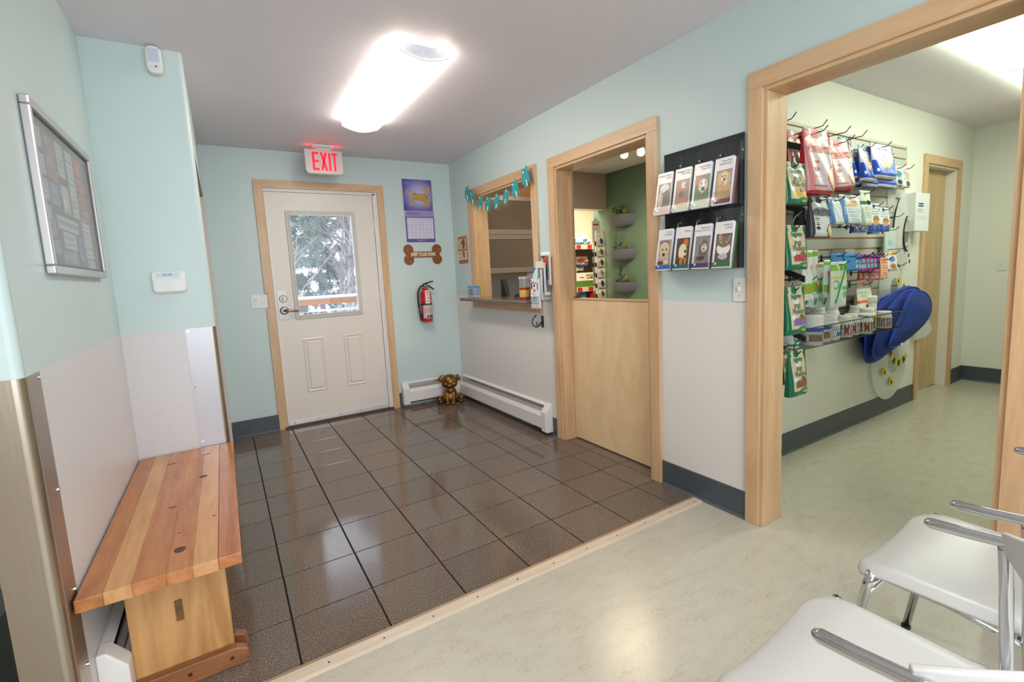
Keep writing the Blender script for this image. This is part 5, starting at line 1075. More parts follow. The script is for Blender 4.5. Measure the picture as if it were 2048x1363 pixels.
# row three: tubes and toothbrushes on a clear shelf
ys3 = -3.30
a = at(1600, 576, 'y', ys3); b_ = at(1660, 560, 'y', ys3)
zsh = 1.06
shf = tag(MB().box(2.74, 3.30, -3.35, WY, zsh - .004, zsh).box(2.74, 3.30, -3.353, -3.35, zsh - .004, zsh + .03).build('acrylic_shelf', ACRYL), 'clear acrylic shelf on the slatwall holding toothpaste tubes', 'shelf')
GRN = mat('lime_green_print', (124, 190, 52), .4); TBG = mat('green_brush', (22, 166, 110), .35)
def tube_ink(c=(222, 228, 226), strip=(124, 190, 52)):
    i = Ink(12, 40, c); i.rect(0, .86, 1, .94, strip); i.rect(0, .05, 1, .28, strip); i.ell(.55, .18, .3, .06, (226, 110, 60)); i.ell(.85, .56, .42, .11, (60, 170, 130)); i.ell(.85, .56, .34, .085, c); i.ell(.55, .62, .25, .05, (230, 140, 110)); return i
for q, (l_, x0_, y0_, x1_, y1_, yy) in enumerate((('white and lime toothpaste tube, leftmost on the clear shelf', 1605, 500, 1614, 576, -3.33), ('white and lime toothpaste tube, second on the clear shelf', 1615, 500, 1624, 576, -3.33), ('white and lime toothpaste tube, third on the clear shelf', 1625, 499, 1635, 562, -3.28), ('shorter lime-banded box on the clear shelf', 1637, 525, 1648, 562, -3.28), ('white toothpaste tube before the toothbrush card', 1648, 520, 1660, 572, -3.33))):
    a = at(x0_, y0_, 'y', yy); c = at(x1_, y1_, 'y', yy); w_ = abs(c[0] - a[0]); h_ = a[2] - zsh
    t_ = thing('toothpaste_tube', l_, 'toothpaste', ((a[0] + c[0]) / 2, yy, zsh), 0, 'toothpaste on the clear shelf')
    def sh(u, v): return (0 * u, -.016 * np.sin(u * PI) * (1 - v) ** .5, 0 * u)
    sheet('tube', tube_ink(), w_ * .92, h_ - .02, t_, (0, 0, .02), sh, thick=.004); MB().lathe([(w_ * .30, 0), (w_ * .32, .02)], 12, (0, -.004, 0)).build('cap', PLASTIC, t_)
def brush_card(label, px0, py0, px1, py1, yy):
    i = Ink(26, 46, (214, 226, 216)); i.rect(0, .80, 1, .93, (128, 180, 64)); i.rect(0, .62, 1, .68, (222, 196, 90)); i.ell(.3, .5, .2, .1, (90, 180, 150)); i.ell(.3, .5, .15, .075, (220, 230, 224)); i.rect(.7, .38, 1, .46, (90, 190, 120)); i.ell(.86, .26, .16, .08, (90, 180, 150)); i.rect(.2, .04, .6, .2, (196, 206, 226))
    t_ = hang(label, px0, py0, px1, py1, yy, i, d_=.008, side=(206, 216, 210), group='toothbrush cards', name='toothbrush_card', cat='toothbrush')
    h_ = t_.children[0].dimensions.z if False else (at(px0, py0, 'y', yy)[2] - at(px1, py1, 'y', yy)[2]); w_ = abs(at(px1, py1, 'y', yy)[0] - at(px0, py0, 'y', yy)[0])
    MB().tube([(-w_ * .28, -.014, h_ * .10), (-w_ * .05, -.018, h_ * .5), (w_ * .2, -.018, h_ * .82), (w_ * .24, -.016, h_ * .90)], [.004, .005, .004, .007], 8).build('toothbrush', TBG, t_)
    return t_
brush_card('toothbrush card hanging at the front right of the toothpaste tubes', 1662, 524, 1691, 611, -3.36)
for q, c in enumerate(((1640, 572, 1660, 612, -3.28), (1622, 574, 1640, 612, -3.28), (1605, 576, 1622, 612, -3.28))):
    brush_card('toothbrush card below the clear shelf, %s' % ('beside the front card', 'middle of three', 'leftmost of three')[q], c[0], c[1] - 22, c[2], c[3], c[4])
# blue cards, purple packs, orange packs
def flat_ink(c, c2, nx=16, ny=26):
    i = Ink(nx, ny, c); i.rect(.1, .2, .9, .42, c2); i.ell(.5, .62, .24, .14, c2); i.rect(0, .9, 1, 1, tuple(min(255, q + 20) for q in c)); return i
t_ = hang('plain bright blue card pack, left one over the toothbrushes', 1661, 507, 1685, 540, -3.24, Ink(8, 8, (30, 128, 206)), d_=.01, side=(20, 90, 170))
t_ = hang('plain bright blue card pack, right one next to the purple packs', 1687, 508, 1711, 541, -3.24, Ink(8, 8, (28, 122, 204)), d_=.01, side=(20, 90, 170))
for q in range(2): hang('slim dark blue blister pack %s' % ('between the blue cards and the purple packs', 'touching the leftmost purple pack')[q], 1709 + 7 * q, 511, 1716 + 7 * q, 541, -3.20, flat_ink((50, 110, 190), (180, 200, 220)), d_=.008, side=(40, 70, 140))
for q in range(5): hang('purple blister pack, %s of the purple row' % ('leftmost', 'second', 'third', 'fourth', 'rightmost')[q], (1720, 1732, 1739, 1746, 1753)[q], 508 + q * .6, (1732, 1739, 1746, 1753, 1761)[q], 542 - q * 1.2, -3.20, flat_ink((150, 40, 160), (100, 190, 180)), d_=.01, side=(90, 20, 120), group='purple blister packs')
i = Ink(16, 30, (236, 190, 170)); i.stripes(.1, .1, .9, .9, 7, (232, 120, 80), .5); hang('pale orange pack at the right of the purple row', 1761, 514, 1774, 556, -3.22, i, d_=.012, side=(230, 160, 130))
i = Ink(24, 36, (226, 226, 228)); i.rect(0, .8, 1, 1, (222, 176, 110)); i.ell(.5, .6, .26, .13, (70, 120, 200)); i.ell(.5, .24, .3, .16, (200, 140, 100)); i.ell(.5, .24, .16, .09, (170, 100, 70)); hang('white pack with a blue oval and brown treat, right end under the cones', 1770, 503, 1791, 541, -3.18, i, d_=.025, side=(206, 200, 196))
for q, (x0_, x1_, c) in enumerate(((1717, 1724, (206, 84, 50)), (1726, 1736, (200, 110, 110)), (1737, 1757, (206, 120, 130)), (1757, 1766, (222, 150, 140)))):
    hang('small pink pack below the purple row, %s' % ('leftmost', 'second', 'the widest', 'rightmost')[q], x0_, 540, x1_, 559, -3.16, flat_ink(c, (230, 200, 196)), d_=.01, side=(180, 90, 90), group='small pink packs')
# white carton on top + clear shelf of blister row
tag(MB().box(3.50, 3.62, -3.16, -3.08, 1.285, 1.34).build('carton', mat('pale_lilac_box', (206, 210, 226), .5)), 'small pale lilac box above the bright blue card packs', 'box').location.z = .0
# orange topped pouch standing by the basket
i = Ink(26, 50, (226, 226, 216)); i.rect(0, .82, 1, 1, (150, 146, 136)); i.rect(0, .42, 1, .50, (232, 110, 50)); i.rect(0, 0, 1, .16, (214, 84, 50)); i.ell(.7, .30, .24, .13, (70, 96, 44)); i.ell(.8, .38, .1, .06, (70, 40, 60)); i.stripes(.2, .56, .7, .76, 4, (150, 190, 140), .5); i.ell(.5, .25, .14, .06, (214, 50, 36))
hang('white pouch with an orange band and vegetables standing in the wire basket', 1713, 565, 1740, 632, -3.16, i, d_=.03, side=(150, 146, 136))
# ---- wire basket with jars
bk = thing('wire_basket', 'long black wire basket on the slatwall full of jars and tubs', 'basket', (0, 0, 0))
A0, A1, zt_, zb_ = 2.60, 3.90, .905, .785; yf = -3.37
rim = MB()
rim.tube([(A0, yf, zt_), (A1, yf, zt_)], .0032, 6).tube([(A1, yf, zt_), (A1 + .02, WY, zt_)], .0032, 6).tube([(A0, yf, zt_), (A0, WY, zt_)], .0032, 6).tube([(A0, WY - .004, zt_ + .02), (A1 + .02, WY - .004, zt_ + .02)], .0032, 6)
rim.tube([(3.36, yf, zt_), (3.36, WY, zt_ + .018)], .003, 6)
rim.build('rim', BLACK, bk)
wr = MB()
for k in range(56):
    x = A0 + (A1 - A0) * k / 55; wr.tube([(x, yf, zt_), (x, yf + .02, zb_), (x, WY - .006, zb_), (x, WY - .006, zt_ + .02)], .0014, 4)
for k in range(6): yk = yf + .02 + (WY - .02 - yf - .02) * k / 5; wr.tube([(A0, yk, zb_), (A1, yk, zb_)], .0014, 4)
for k in range(1, 3): zz = zb_ + (zt_ - zb_) * k / 3; wr.tube([(A0, yf + .013 * (3 - k) / 2, zz), (A1, yf + .013 * (3 - k) / 2, zz)], .0014, 4)
wr.build('mesh', BLACK, bk)['kind'] = 'stuff'
def jar(label, x, y, r_, h_, lidr, lidh, ink_rows, body=(226, 226, 228), lid=(232, 232, 232), shoulder=.0, name='jar', group='jars in the wire basket'):
    t_ = thing(name, label, 'jar', (x, y, zb_ + .0015), 0, group)
    bh = h_ - lidh; prof = [(r_ * .94, 0), (r_, .004), (r_, bh * .86), (r_ * (1 - shoulder), bh)]
    smooth_by_angle(MB().lathe(prof, 20).build('body', mat('jar_body_%d_%d_%d' % body, body, .3), t_))
    smooth_by_angle(MB().lathe([(lidr, bh), (lidr * 1.02, bh + .002), (lidr * 1.02, h_ - .003), (lidr * .96, h_)], 20).build('lid', mat('jar_lid_%d_%d_%d' % lid, lid, .3), t_))
    lh = bh * .7
    i = Ink(36, 14, ink_rows[0]); 
    for (u0, v0, u1, v1, c) in ink_rows[1:]: i.rect(u0, v0, u1, v1, c)
    w_ = 2 * PI * r_ * .8
    def sh(u, v): a = (u - .5) * 2 * PI * .8; return ((r_ + .0008) * np.sin(a) - (u - .5) * w_, -(r_ + .0008) * np.cos(a), 0 * u)
    sheet('label_band', i, w_, lh, t_, (0, 0, bh * .1), sh, thick=.0003); return t_
BLU = [(222, 226, 232), (.1, .55, .9, .78, (60, 100, 190)), (.2, .1, .5, .45, (150, 120, 96)), (.6, .1, .8, .4, (60, 110, 200))]
TEA = [(226, 230, 230), (0, 0, 1, .16, (40, 150, 120)), (.35, .3, .65, .85, (60, 170, 150)), (.4, .4, .6, .75, (226, 230, 230))]
STR = [(214, 210, 208)] + [(.04 + .08 * q, .05, .07 + .08 * q, .9, (70, 60, 90)) for q in range(12)] + [(.3, .2, .4, .7, (190, 60, 60))]
YEL = [(206, 190, 90)] + [(.05 + .12 * q, .1, .12 + .12 * q, .9, (60, 100, 50)) for q in range(8)]
PNK = [(206, 190, 190)] + [(.02 + .06 * q, .05, .05 + .06 * q, .95, (120, 70, 90)) for q in range(16)] + [(.7, 0, .9, 1, (226, 140, 60))]
JR = [('white jar with a teal ring label, leftmost in the basket', 2.66, -3.26, .045, .155, .046, .03, TEA, 0), ('second teal-striped white tub behind the leftmost jar', 2.79, -3.18, .048, .19, .050, .035, TEA, 0),
      ('tall white can with a blue label and dog picture, left part of the basket', 2.83, -3.30, .050, .175, .047, .014, BLU, 0), ('tall blue-labelled white can right of the dog picture can', 2.99, -3.27, .048, .165, .046, .014, BLU, 0),
      ('small white bottle with a blue square, before the striped bottles', 3.08, -3.29, .036, .145, .022, .03, [(228, 230, 232), (.4, .2, .6, .5, (60, 130, 200))], .35),
      ('white bottle with a striped label, first of the striped group', 3.24, -3.28, .046, .135, .036, .028, STR, .18), ('white bottle with a striped label, second of the striped group', 3.355, -3.27, .046, .135, .036, .028, STR, .18),
      ('white bottle with a striped label, right end of the striped group', 3.46, -3.30, .048, .13, .038, .028, STR, .18), ('large white bottle at the back behind the striped group', 3.34, -3.15, .055, .185, .044, .03, STR, .15),
      ('white bottle standing at the back left of the striped group', 3.18, -3.15, .050, .19, .040, .03, [(228, 228, 228)], .15),
      ('white bottle with a green and yellow label near the basket right end', 3.62, -3.25, .052, .15, .040, .03, YEL, .16), ('second green and yellow labelled bottle behind the first', 3.70, -3.15, .046, .16, .038, .03, YEL, .16),
      ('small jar with a pink and orange striped label at the basket right end', 3.80, -3.28, .045, .115, .040, .02, PNK, .1), ('broad cream tub with ridged white lid at the back right of the basket', 3.86, -3.14, .068, .215, .070, .045, [(214, 206, 176)], 0)]
for (l_, x, y, r_, h_, lr, lh, ik, sd) in JR: jar(l_, x, y, r_, h_, lr, lh, ik, shoulder=sd)
tag(MB().box(2.83, 2.97, -3.18, -3.09, zb_ + .001, .99).build('carton', mat('pale_blue_carton', (186, 204, 222), .5)), 'white and blue carton standing behind the left jars in the basket', 'box')
# ---- waterfall arms with soft treat pouches
def pill_ink(acc):
    i = Ink(32, 64, (206, 192, 164)); i.rect(0, 0, .14, 1, (16, 104, 76)); i.rect(.86, .12, 1, 1, (16, 104, 76)); i.rect(0, 0, 1, .12, (18, 108, 80)); i.rect(.3, .96, .8, .99, (206, 192, 164))
    i.rect(.24, .18, .86, .34, acc); i.ell(.28, .38, .14, .07, (232, 232, 226)); i.ell(.28, .38, .11, .055, (150, 160, 160)); i.ell(.28, .38, .09, .045, (232, 232, 226)); i.ell(.70, .36, .13, .06, (120, 78, 50)); i.ell(.62, .33, .06, .04, (150, 100, 66)); i.ell(.76, .12, .26, .06, (24, 140, 100)); i.ell(.76, .09, .10, .025, (220, 190, 70))
    i.ell(.5, .72, .16, .09, (228, 224, 214)); i.ell(.5, .80, .24, .03, (60, 140, 110), k=.6); i.ell(.44, .74, .05, .03, (60, 56, 50)); return i
PTX = (('Greenies', .03, .0, .80, (24, 120, 84), .52), ('Pill', .03, .0, .585, (28, 96, 60), .28), ('Pockets', .03, .04, .485, (28, 96, 60), .56))
AR = [(1612, 298), (1612, 425), (1610, 560), (1612, 680)]
acc = [(226, 190, 90), (170, 50, 70), (130, 96, 170), (140, 84, 60)]
PP = [((1568, 322, 1608, 411), (1553, 326, 1572, 406)), ((1569, 450, 1609, 538), (1553, 446, 1571, 524)), ((1570, 575, 1606, 664), (1553, 580, 1571, 655)), ((1576, 704, 1608, 784), (1558, 690, 1578, 764))]
nm = ['top', 'second', 'third', 'bottom']
for k, (px_, py_) in enumerate(AR):
    tip = at(px_, py_, 'y', -3.36); x = tip[0]; z = tip[2]; lows = []
    for q in range(2):
        c = PP[k][q]; yy = (-3.405, -3.275)[q]
        t_, xp, zt_p = pouch('tan and green pet treat pouch on the %s arm, %s' % (nm[k], 'hanging in front' if q == 0 else 'half hidden by the maple casing'), *c, yy, pill_ink(acc[k]), d_=.03, side=(16, 98, 72), texts=PTX if q == 0 or k == 3 else (), group='tan and green treat pouches')
        lows.append((xp, yy, zt_p))
    t_ = thing('waterfall_rack', '%s black sloping bar on the slatwall carrying green-edged pouches' % ('topmost' if k == 0 else nm[k]), 'display bar', (x, WY, z + .14))
    MB().prism([(0, .012), (0, -.022), (-.29, -.152), (-.29, -.118)], -.007, .007, plane='yz').box(-.02, .02, -.004, .008, -.06, .04).build('bar', BLACK, t_)
    for (xp, yp, zp) in lows:
        dx, dy, dz = xp - x, yp - WY, zp - (z + .14); yb = max(-.28, dy + .035); zb_l = .0 + yb * .448
        MB().tube(bez([(0, yb, zb_l), (dx * .5, yb - .002, (zb_l + dz) / 2), (dx, dy + .012, dz - .012), (dx, dy - .010, dz - .016), (dx, dy - .022, dz - .002)], 4), .003, 6).build('wire_hook', BLACK, t_)
# ---- printer-like white box on the wall beside the door
wy = YS - .09
wa, wc = at(1832, 384, 'y', wy), at(1856, 462, 'y', wy); ww = wc[0] - wa[0]
wb = thing('notice_box', 'white box projecting from the shop wall beside the birch door, small black logo', 'box', (wa[0], YS, wc[2]))
MB().box(0, ww, -.09, -.001, 0, wa[2] - wc[2]).build('body', PLASTIC, wb, bevel=.002)
i = Ink(30, 50, (226, 230, 236)); i.rect(.2, .70, .55, .73, (40, 60, 110)); i.rect(.2, .64, .55, .67, (40, 60, 110)); i.stripes(.12, .48, .6, .58, 3, (170, 176, 190), .5); i.stripes(.1, .28, .9, .42, 3, (206, 210, 216), .3)
sheet('front_label', i, ww - .004, wa[2] - wc[2] - .004, wb, (ww / 2, -.0915, .002))
# ---- protective pet collars (cones)
def cone_clear(label, cx, cz, r_, squash, ang, y, arc_black=True):
    t_ = thing('pet_cone', label, 'pet cone', (cx, y, cz))
    t_.rotation_euler = (0, ang, 0); vs = []; fs = []; n = 48; m = 5
    for j in range(m + 1):
        q = j / m; rr = r_ * (.32 + .68 * q)
        for k in range(n + 1): a = 2 * PI * k / n; vs.append((rr * math.cos(a) * squash, -.006 - .03 * (1 - q) - .004 * q, rr * math.sin(a)))
    for j in range(m):
        for k in range(n): a = j * (n + 1) + k; fs.append((a, a + 1, a + n + 2, a + n + 1))
    MB().add(vs, fs).build('sheet', FROST, t_, smooth=True, fix=False)
    return t_
c1 = cone_clear('clear plastic pet cone with black edging, hanging by the white box', 4.60, 1.47, .30, .62, 0, YS - .02)
MB().tube([(-.155 + .0, -.014, .0)] and [(-.62 * .29 * math.cos(t), -.014, .29 * math.sin(t)) for t in np.linspace(-1.35, 1.05, 20)], .006, 6).build('black_edging', BLACK, c1)
MB().tube([(-.055 * 1 + .06 - .09 * math.cos(t) + .03, -.035, -.02 + .14 * math.sin(t)) for t in np.linspace(-1.5, 1.2, 14)], .008, 6).build('inner_edging', BLACK, c1)
for q in range(3): MB().box(.10 + .02 * q, .116 + .02 * q, -.016, -.012, -.16 - .05 * q, -.13 - .05 * q).build('snap_tab', BLACK, c1)
c2 = cone_clear('clear plastic pet cone behind the blue padded one, yellow tape on it', 4.42, 1.02, .26, .75, 0, YS - .02)
YELT = mat('yellow_tape', (226, 206, 20), .5)
def tape(parent, cx, cz, r_, a0, a1, n, wd=.03, y=-.040):
    for k in range(n):
        t0, t1 = a0 + (a1 - a0) * k / n, a0 + (a1 - a0) * (k + 1) / n
        MB().prism([(cx + (r_ - wd / 2) * math.cos(t0), cz + (r_ - wd / 2) * math.sin(t0)), (cx + (r_ + wd / 2) * math.cos(t0), cz + (r_ + wd / 2) * math.sin(t0)), (cx + (r_ + wd / 2) * math.cos(t1), cz + (r_ + wd / 2) * math.sin(t1)), (cx + (r_ - wd / 2) * math.cos(t1), cz + (r_ - wd / 2) * math.sin(t1))], y - .002, y).build('tape_stripe', YELT if k % 2 else BLACK, parent)
def sticker(parent, x, z, r_=.032, y=-.040):
    s_ = MB().prism(arc(x, z, r_, 0, 345, 23), y - .002, y).build('yellow_sticker', YELT, parent)
    MB().prism(arc(x, z, r_ * .36, 30, 300, 10), y - .004, y - .002).box(x - r_ * .3, x + r_ * .35, y - .004, y - .002, z - r_ * .45, z - r_ * .25).build('sticker_mark', BLACK, s_)
sticker(c2, .06, .06); tape(c2, .0, -.02, .17, -.1, .35, 4)
c3 = cone_clear('large clear pet cone low on the shop wall with yellow smiley stickers', 4.47, .44, .325, .98, 0, YS - .02)
sticker(c3, -.17, -.07, .036); sticker(c3, -.23, .10, .034); sticker(c3, -.04, -.17, .036)
tape(c3, .08, .16, .19, 3.5, 5.5, 8, .045, -.046)
# small round white holder at top right (stack of cones)
c4 = cone_clear('small clear pet cone under the right end of the top row', 4.40, 1.74, .13, .7, 0, YS - .02)
# blue padded cone: fanned layers
BLUE = mat('royal_blue_fabric', (6, 44, 124), .75, bump=.3, bscale=500)
bc = thing('padded_pet_cone', 'royal blue padded pet cone folded in layers, hanging off the shop wall', 'pet cone', (0, 0, 0))
def W(u, v, y): return at(u, v, 'y', y)
outl = [((1762, 598), (1790, 584), (1812, 573), (1826, 577), (1830, 592), (1822, 625), (1800, 665), (1770, 705), (1748, 722), (1731, 722), (1724, 690), (1720, 665)),
        ((1768, 600), (1800, 580), (1824, 574), (1838, 580), (1840, 605), (1826, 645), (1798, 680), (1765, 712), (1745, 722), (1732, 720), (1730, 690), (1735, 650)),
        ((1790, 600), (1815, 582), (1836, 582), (1848, 592), (1846, 620), (1828, 655), (1800, 685), (1772, 706), (1752, 716), (1745, 700), (1756, 660), (1772, 625)),
        ((1812, 600), (1826, 583), (1842, 582), (1856, 592), (1861, 612), (1856, 634), (1838, 656), (1812, 678), (1790, 692), (1778, 690), (1790, 655), (1804, 622))]
for k, ol in enumerate(outl):
    y_ = -3.10 - .055 * k; P_ = [W(u, v, y_) for (u, v) in ol]; c_ = sum(P_) / len(P_); vs = []; n = len(P_)
    P2 = [np.array(p) for p in bez([tuple(p) for p in P_] + [tuple(P_[0])], 4)][:-1]; n = len(P2); m = 5
    for j in range(m + 1):
        q = j / m
        for p in P2: v_ = c_ + (p - c_) * (1 - q * .92); vs.append((v_[0], y_ - .05 * math.sin(q * PI / 2) + .006 * math.sin(7 * q), v_[2]))
    fs = [(j * n + i_, j * n + (i_ + 1) % n, (j + 1) * n + (i_ + 1) % n, (j + 1) * n + i_) for j in range(m) for i_ in range(n)]; fs.append(tuple(m * n + i_ for i_ in range(n)))
    o = MB().add(vs, fs).build('layer', BLUE, bc, smooth=True); s_ = o.modifiers.new('s', 'SOLIDIFY'); s_.thickness = .012; s_.offset = 0
    MB().tube([(p[0], y_ - .002, p[2]) for p in P2] + [(P2[0][0], y_ - .002, P2[0][2])], .008, 6, cap=False).build('binding', mat('deep_blue_binding', (20, 56, 168), .6), bc)
for (u, v, yy) in ((1772, 674, -3.20), (1794, 688, -3.29)):
    p = W(u, v, yy); MB().box(p[0] - .014, p[0] + .014, yy - .03, yy - .026, p[2] - .012, p[2] + .012).build('care_tag', PLASTIC, bc)
p = [W(u, v, -3.08) for (u, v) in ((1830, 660), (1856, 640), (1864, 658), (1852, 672), (1828, 680))]
tag(MB().prism([(q[0], q[2]) for q in p], -3.085, -3.07).build('clear_flap', FROST), 'clear plastic flap sticking out behind the blue padded cone', 'plastic sheet')
# hanging clear polybags near the cones
t_ = hang('clear polybag with pale blue print hanging left of the lower cone hook', 1770, 455, 1790, 505, -3.12, (lambda i: (i.rect(.2, .3, .7, .5, (150, 200, 226)), i)[1])(Ink(16, 30, (206, 212, 210))), d_=.01, side=(206, 210, 210))
for (px_, py_, n_) in ((1800, 432, 'top'), (1808, 497, 'middle'), (1806, 530, 'lowest')):
    a = at(px_, py_, 'y', WY - .16); peg(a[0], a[2], .16, .0, .02, lb='%s of the three bare black wire hooks before the clear cones' % n_)
# ================================================================== DARK STONE COUNTER BEYOND THE LEFT WALL END
tag(MB().box(-1.6, -.80, -2.9, -2.5, .0, .30).build('stone_plinth', BGRANITE), 'black speckled stone plinth beyond the left wall end', 'plinth')
# ================================================================== OUTDOORS
struct(MB().box(-30, 40, .3, 60, -1.3, -1.2).build('snow_ground', mat('snow', (238, 242, 250), .8, noise=.04, nscale=.6)), 'snow covered ground outside the exit door')
struct(MB().box(-1.0, 3.0, .06, 2.2, -.12, -.03).build('deck', mat('snowy_deck', (226, 230, 238), .8)), 'snowy deck outside the exit door')
rl = thing('deck_railing', 'orange timber deck railing with a snowy top seen through the door glass', 'railing', (0, 2.1, 0))
OR = mat('orange_timber', (206, 122, 54), .6, noise=.15, nscale=8, stretch=(.3, 3, 3)); SNOW = mat('snow_cap', (240, 244, 250), .8)
za, zb2 = at(600, 612, 'y', 2.1)[2], at(600, 600, 'y', 2.1)[2]
rt, rb = at(600, 600.5, 'y', 2.1)[2], at(600, 611.5, 'y', 2.1)[2]
MB().box(-.5, 3.0, 0, .09, rb, rt).build('top_rail', OR, rl); MB().box(-.5, 3.0, -.02, .10, rt, rt + .014).build('metal_cap', mat('pale_metal_cap', (176, 182, 188), .4, metal=.3), rl)
MB().prism([(-.01, rt + .014), (.10, rt + .014), (.08, rt + .045), (.01, rt + .04)], -.5, 3.0, plane='yz').build('snow', SNOW, rl)
MB().box(1.52, 1.61, 0, .09, -.03, .915).build('post', OR, rl); MB().box(-.3, -.21, 0, .09, -.03, .915).build('post', OR, rl)
MB().box(1.15, 3.0, .02, .06, rb - .10, rb - .075).build('lower_rail', mat('white_rail', (232, 234, 240), .5), rl)
FE = thing('garden_fence', 'pale wire fence below the deck railing outside', 'fence', (0, 6.0, 0))
m_ = MB()
for k in range(60): m_.tube([(-1 + .1 * k, 0, -1.2), (-1 + .1 * k, 0, .72)], .006, 4)
m_.build('wires', mat('pale_wire', (196, 200, 204), .5), FE)['kind'] = 'stuff'
for x in (.9, 2.0, 3.1): MB().box(x, x + .07, -.03, .03, -1.2, .8).build('post', mat('grey_post', (150, 146, 146), .6), FE)
MB().box(-1, 5, -.01, .01, .70, .74).build('top_wire', mat('pale_wire', (196, 200, 204), .5), FE)
BARK = mat('grey_bark', (128, 116, 116), .9, noise=.2, nscale=6); BARKL = mat('pale_bark', (176, 168, 164), .9, noise=.12, nscale=6)
NEED = [mat('pine_needles_%d' % k, c, .8) for k, c in enumerate(((98, 120, 112), (112, 130, 118), (88, 108, 104)))]; RUST = mat('rusty_needles', (176, 92, 60), .8)
def tree(label, x, y, h_, seed, r_=.12, dense=1., low=.25, rust=False, spread=2.0, lean=0, m=0, ns=1.):
    R_ = random.Random(seed); t_ = thing('pine_tree', label, 'tree', (x, y, -1.2))
    tr = MB().tube([(0, 0, 0), (lean * .5, 0, h_ * .5), (lean, 0, h_)], [r_, r_ * .7, r_ * .25], 10)
    nd = MB(); ru = MB()
    for k in range(int(26 * dense)):
        q = low + (1 - low) * k / (26 * dense); a = R_.uniform(0, 2 * PI); L = spread * (1.1 - q) * R_.uniform(.7, 1.15); b0 = Vector((lean * q, 0, h_ * q)); e = b0 + Vector((math.cos(a) * L, math.sin(a) * L, R_.uniform(-.3, .5)))
        md_ = (b0 + e) / 2 + Vector((0, 0, .15)); tr.tube([tuple(b0), tuple(md_), tuple(e)], [.035, .02, .008], 5)
        for s_ in range(9):
            c = b0.lerp(e, R_.uniform(.35, 1.08)) + Vector((R_.uniform(-.25, .25), R_.uniform(-.25, .25), R_.uniform(-.12, .2))); tgt = ru if (rust and R_.random() < .035) else nd
            for n_ in range(34):
                d = Vector((R_.gauss(0, 1), R_.gauss(0, 1), R_.gauss(0, .8))).normalized(); p0 = c + d * .05; p1 = c + d * R_.uniform(.12, .22) * ns; sd = d.cross(Vector((R_.gauss(0, 1), R_.gauss(0, 1), R_.gauss(0, 1)))).normalized() * .020 * ns
                tgt.add([tuple(p0 - sd), tuple(p0 + sd), tuple(p1)], [(0, 1, 2)])
    tr.build('trunk', BARK, t_); o = nd.build('needles', NEED[m], t_, fix=False); o['kind'] = 'stuff'
    if ru.v: o = ru.build('dead_needles', RUST, t_, fix=False); o['kind'] = 'stuff'
tree('large grey-green pine outside, its boughs filling the top of the door glass', 2.7, 8.0, 6.6, 11, .13, 1.3, .42, True, 2.3, .2, 1)
tree('dense dark pine far left outside behind the railing', 1.9, 16.0, 6.5, 12, .16, 1.4, .12, False, 2.6, 0, 2, 1.6)
tree('dense dark pine outside right of the middle of the glass', 5.6, 15.0, 6.5, 13, .16, 1.3, .10, True, 2.6, 0, 0, 1.5)
tree('far pine behind the others in the middle of the glass', 4.4, 22.0, 6.0, 14, .16, 1.4, .05, False, 3.0, 0, 2, 1.9)
tree('far pine at the left edge of the door glass', .6, 20.0, 5.5, 15, .16, 1.3, .05, True, 2.8, 0, 0, 1.9)
tree('mid-distance grey-green pine at the left side of the door glass', .8, 13.0, 5.4, 16, .14, 1.0, .30, False, 1.5, 0, 1, 1.2)
tree('pine well left of the deck outside, near the house side', -1.9, 11.0, 6.2, 17, .15, 1.2, .10, False, 2.2, 0, 0, 1.3)
tree('tall dark pine far out beyond the left end of the railing', -.9, 17.0, 6.5, 18, .16, 1.2, .08, False, 2.4, 0, 2, 1.7)
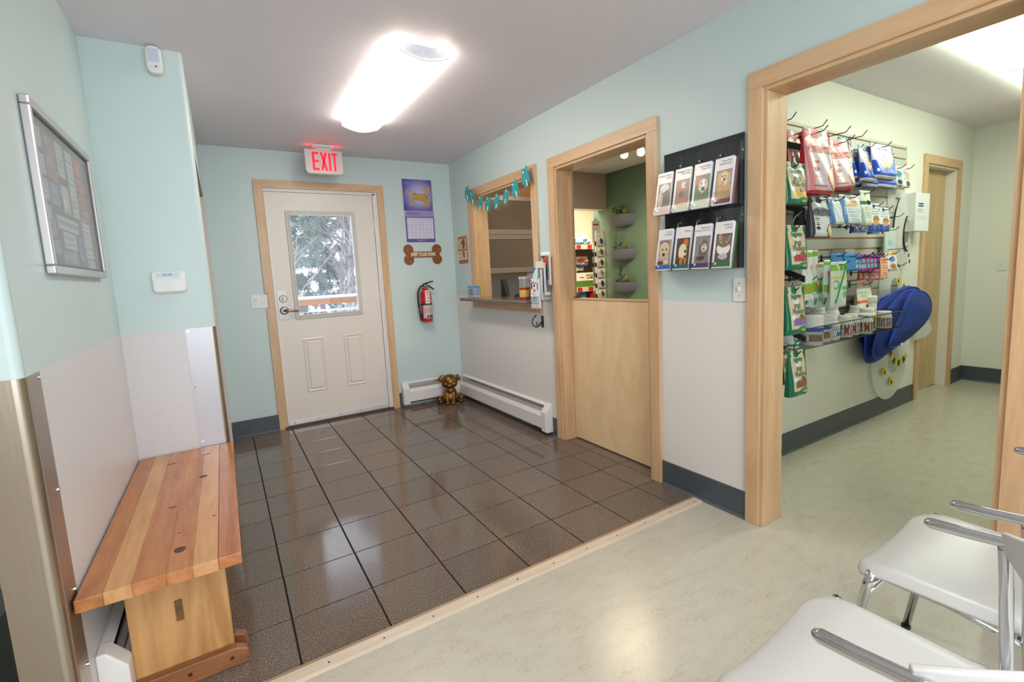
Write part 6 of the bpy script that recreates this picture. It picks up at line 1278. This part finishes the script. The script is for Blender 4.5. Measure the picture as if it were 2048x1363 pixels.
def bare(label, x, y, h_, seed, m, r_=.04):
    R_ = random.Random(seed); t_ = thing('bare_tree', label, 'tree', (x, y, -1.2)); tr = MB(); L = R_.uniform(-.5, .5)
    tr.tube([(0, 0, 0), (L * .4, 0, h_ * .5), (L, 0, h_)], [r_, r_ * .7, r_ * .2], 8)
    for k in range(16):
        q = R_.uniform(.3, .95); b0 = Vector((L * q, 0, h_ * q)); a = R_.uniform(0, 2 * PI); e = b0 + Vector((math.cos(a), math.sin(a), 1.2)).normalized() * R_.uniform(.5, 1.3); tr.tube([tuple(b0), tuple((b0 + e) / 2 + Vector((0, 0, .06))), tuple(e)], [r_ * .35, r_ * .22, .004], 5)
        for _ in range(2): e2 = e + Vector((R_.uniform(-.4, .4), R_.uniform(-.4, .4), R_.uniform(.1, .5))); m_ = b0.lerp(e, .6); tr.tube([tuple(m_), tuple(e2)], [r_ * .15, .003], 4)
    tr.build('trunk_and_twigs', m, t_)
bare('slim bare pale tree left of the middle outside the door glass', 1.25, 6.5, 3.6, 21, BARKL, .035)
bare('bare grey-trunked tree in the middle outside the door glass', 2.15, 7.2, 4.4, 22, BARK, .06)
bare('pale bare birch leaning right in the middle outside', 2.45, 7.6, 4.6, 23, BARKL, .05)
bare('pale bare birch at the right of the door glass', 2.95, 7.4, 4.4, 24, BARKL, .045)
bare('bare grey tree at the right edge of the door glass', 3.3, 8.4, 4.6, 25, BARK, .055)
bare('thin bare sapling just right of the middle outside', 2.7, 9.0, 3.8, 26, BARKL, .03)
lp = thing('log_pile', 'small stack of cut logs in the snow left of centre outside', 'log pile', (2.15, 9.6, -.0))
BK = mat('log_bark', (84, 66, 54), .9); LE = mat('log_end', (222, 196, 160), .8)
box('support', -.42, .42, -.1, .5, -1.2, -.0, mat('snow', (238, 242, 250), .8), lp)
for q in range(9):
    x, z = (-.34 + .17 * (q % 5) + (.08 if q >= 5 else 0)), .09 + (.15 if q >= 5 else 0)
    l_ = MB().tube([(x, -.15, z), (x, .35, z)], .08, 12).build('log', BK, lp); MB().tube([(x, -.155, z), (x, -.15, z)], .074, 12).build('cut_end', LE, l_)
MB().prism([(-.42, .30), (.40, .30), (.3, .40), (0, .44), (-.3, .40)], -.15, .35).build('snow_cap', SNOW, lp)
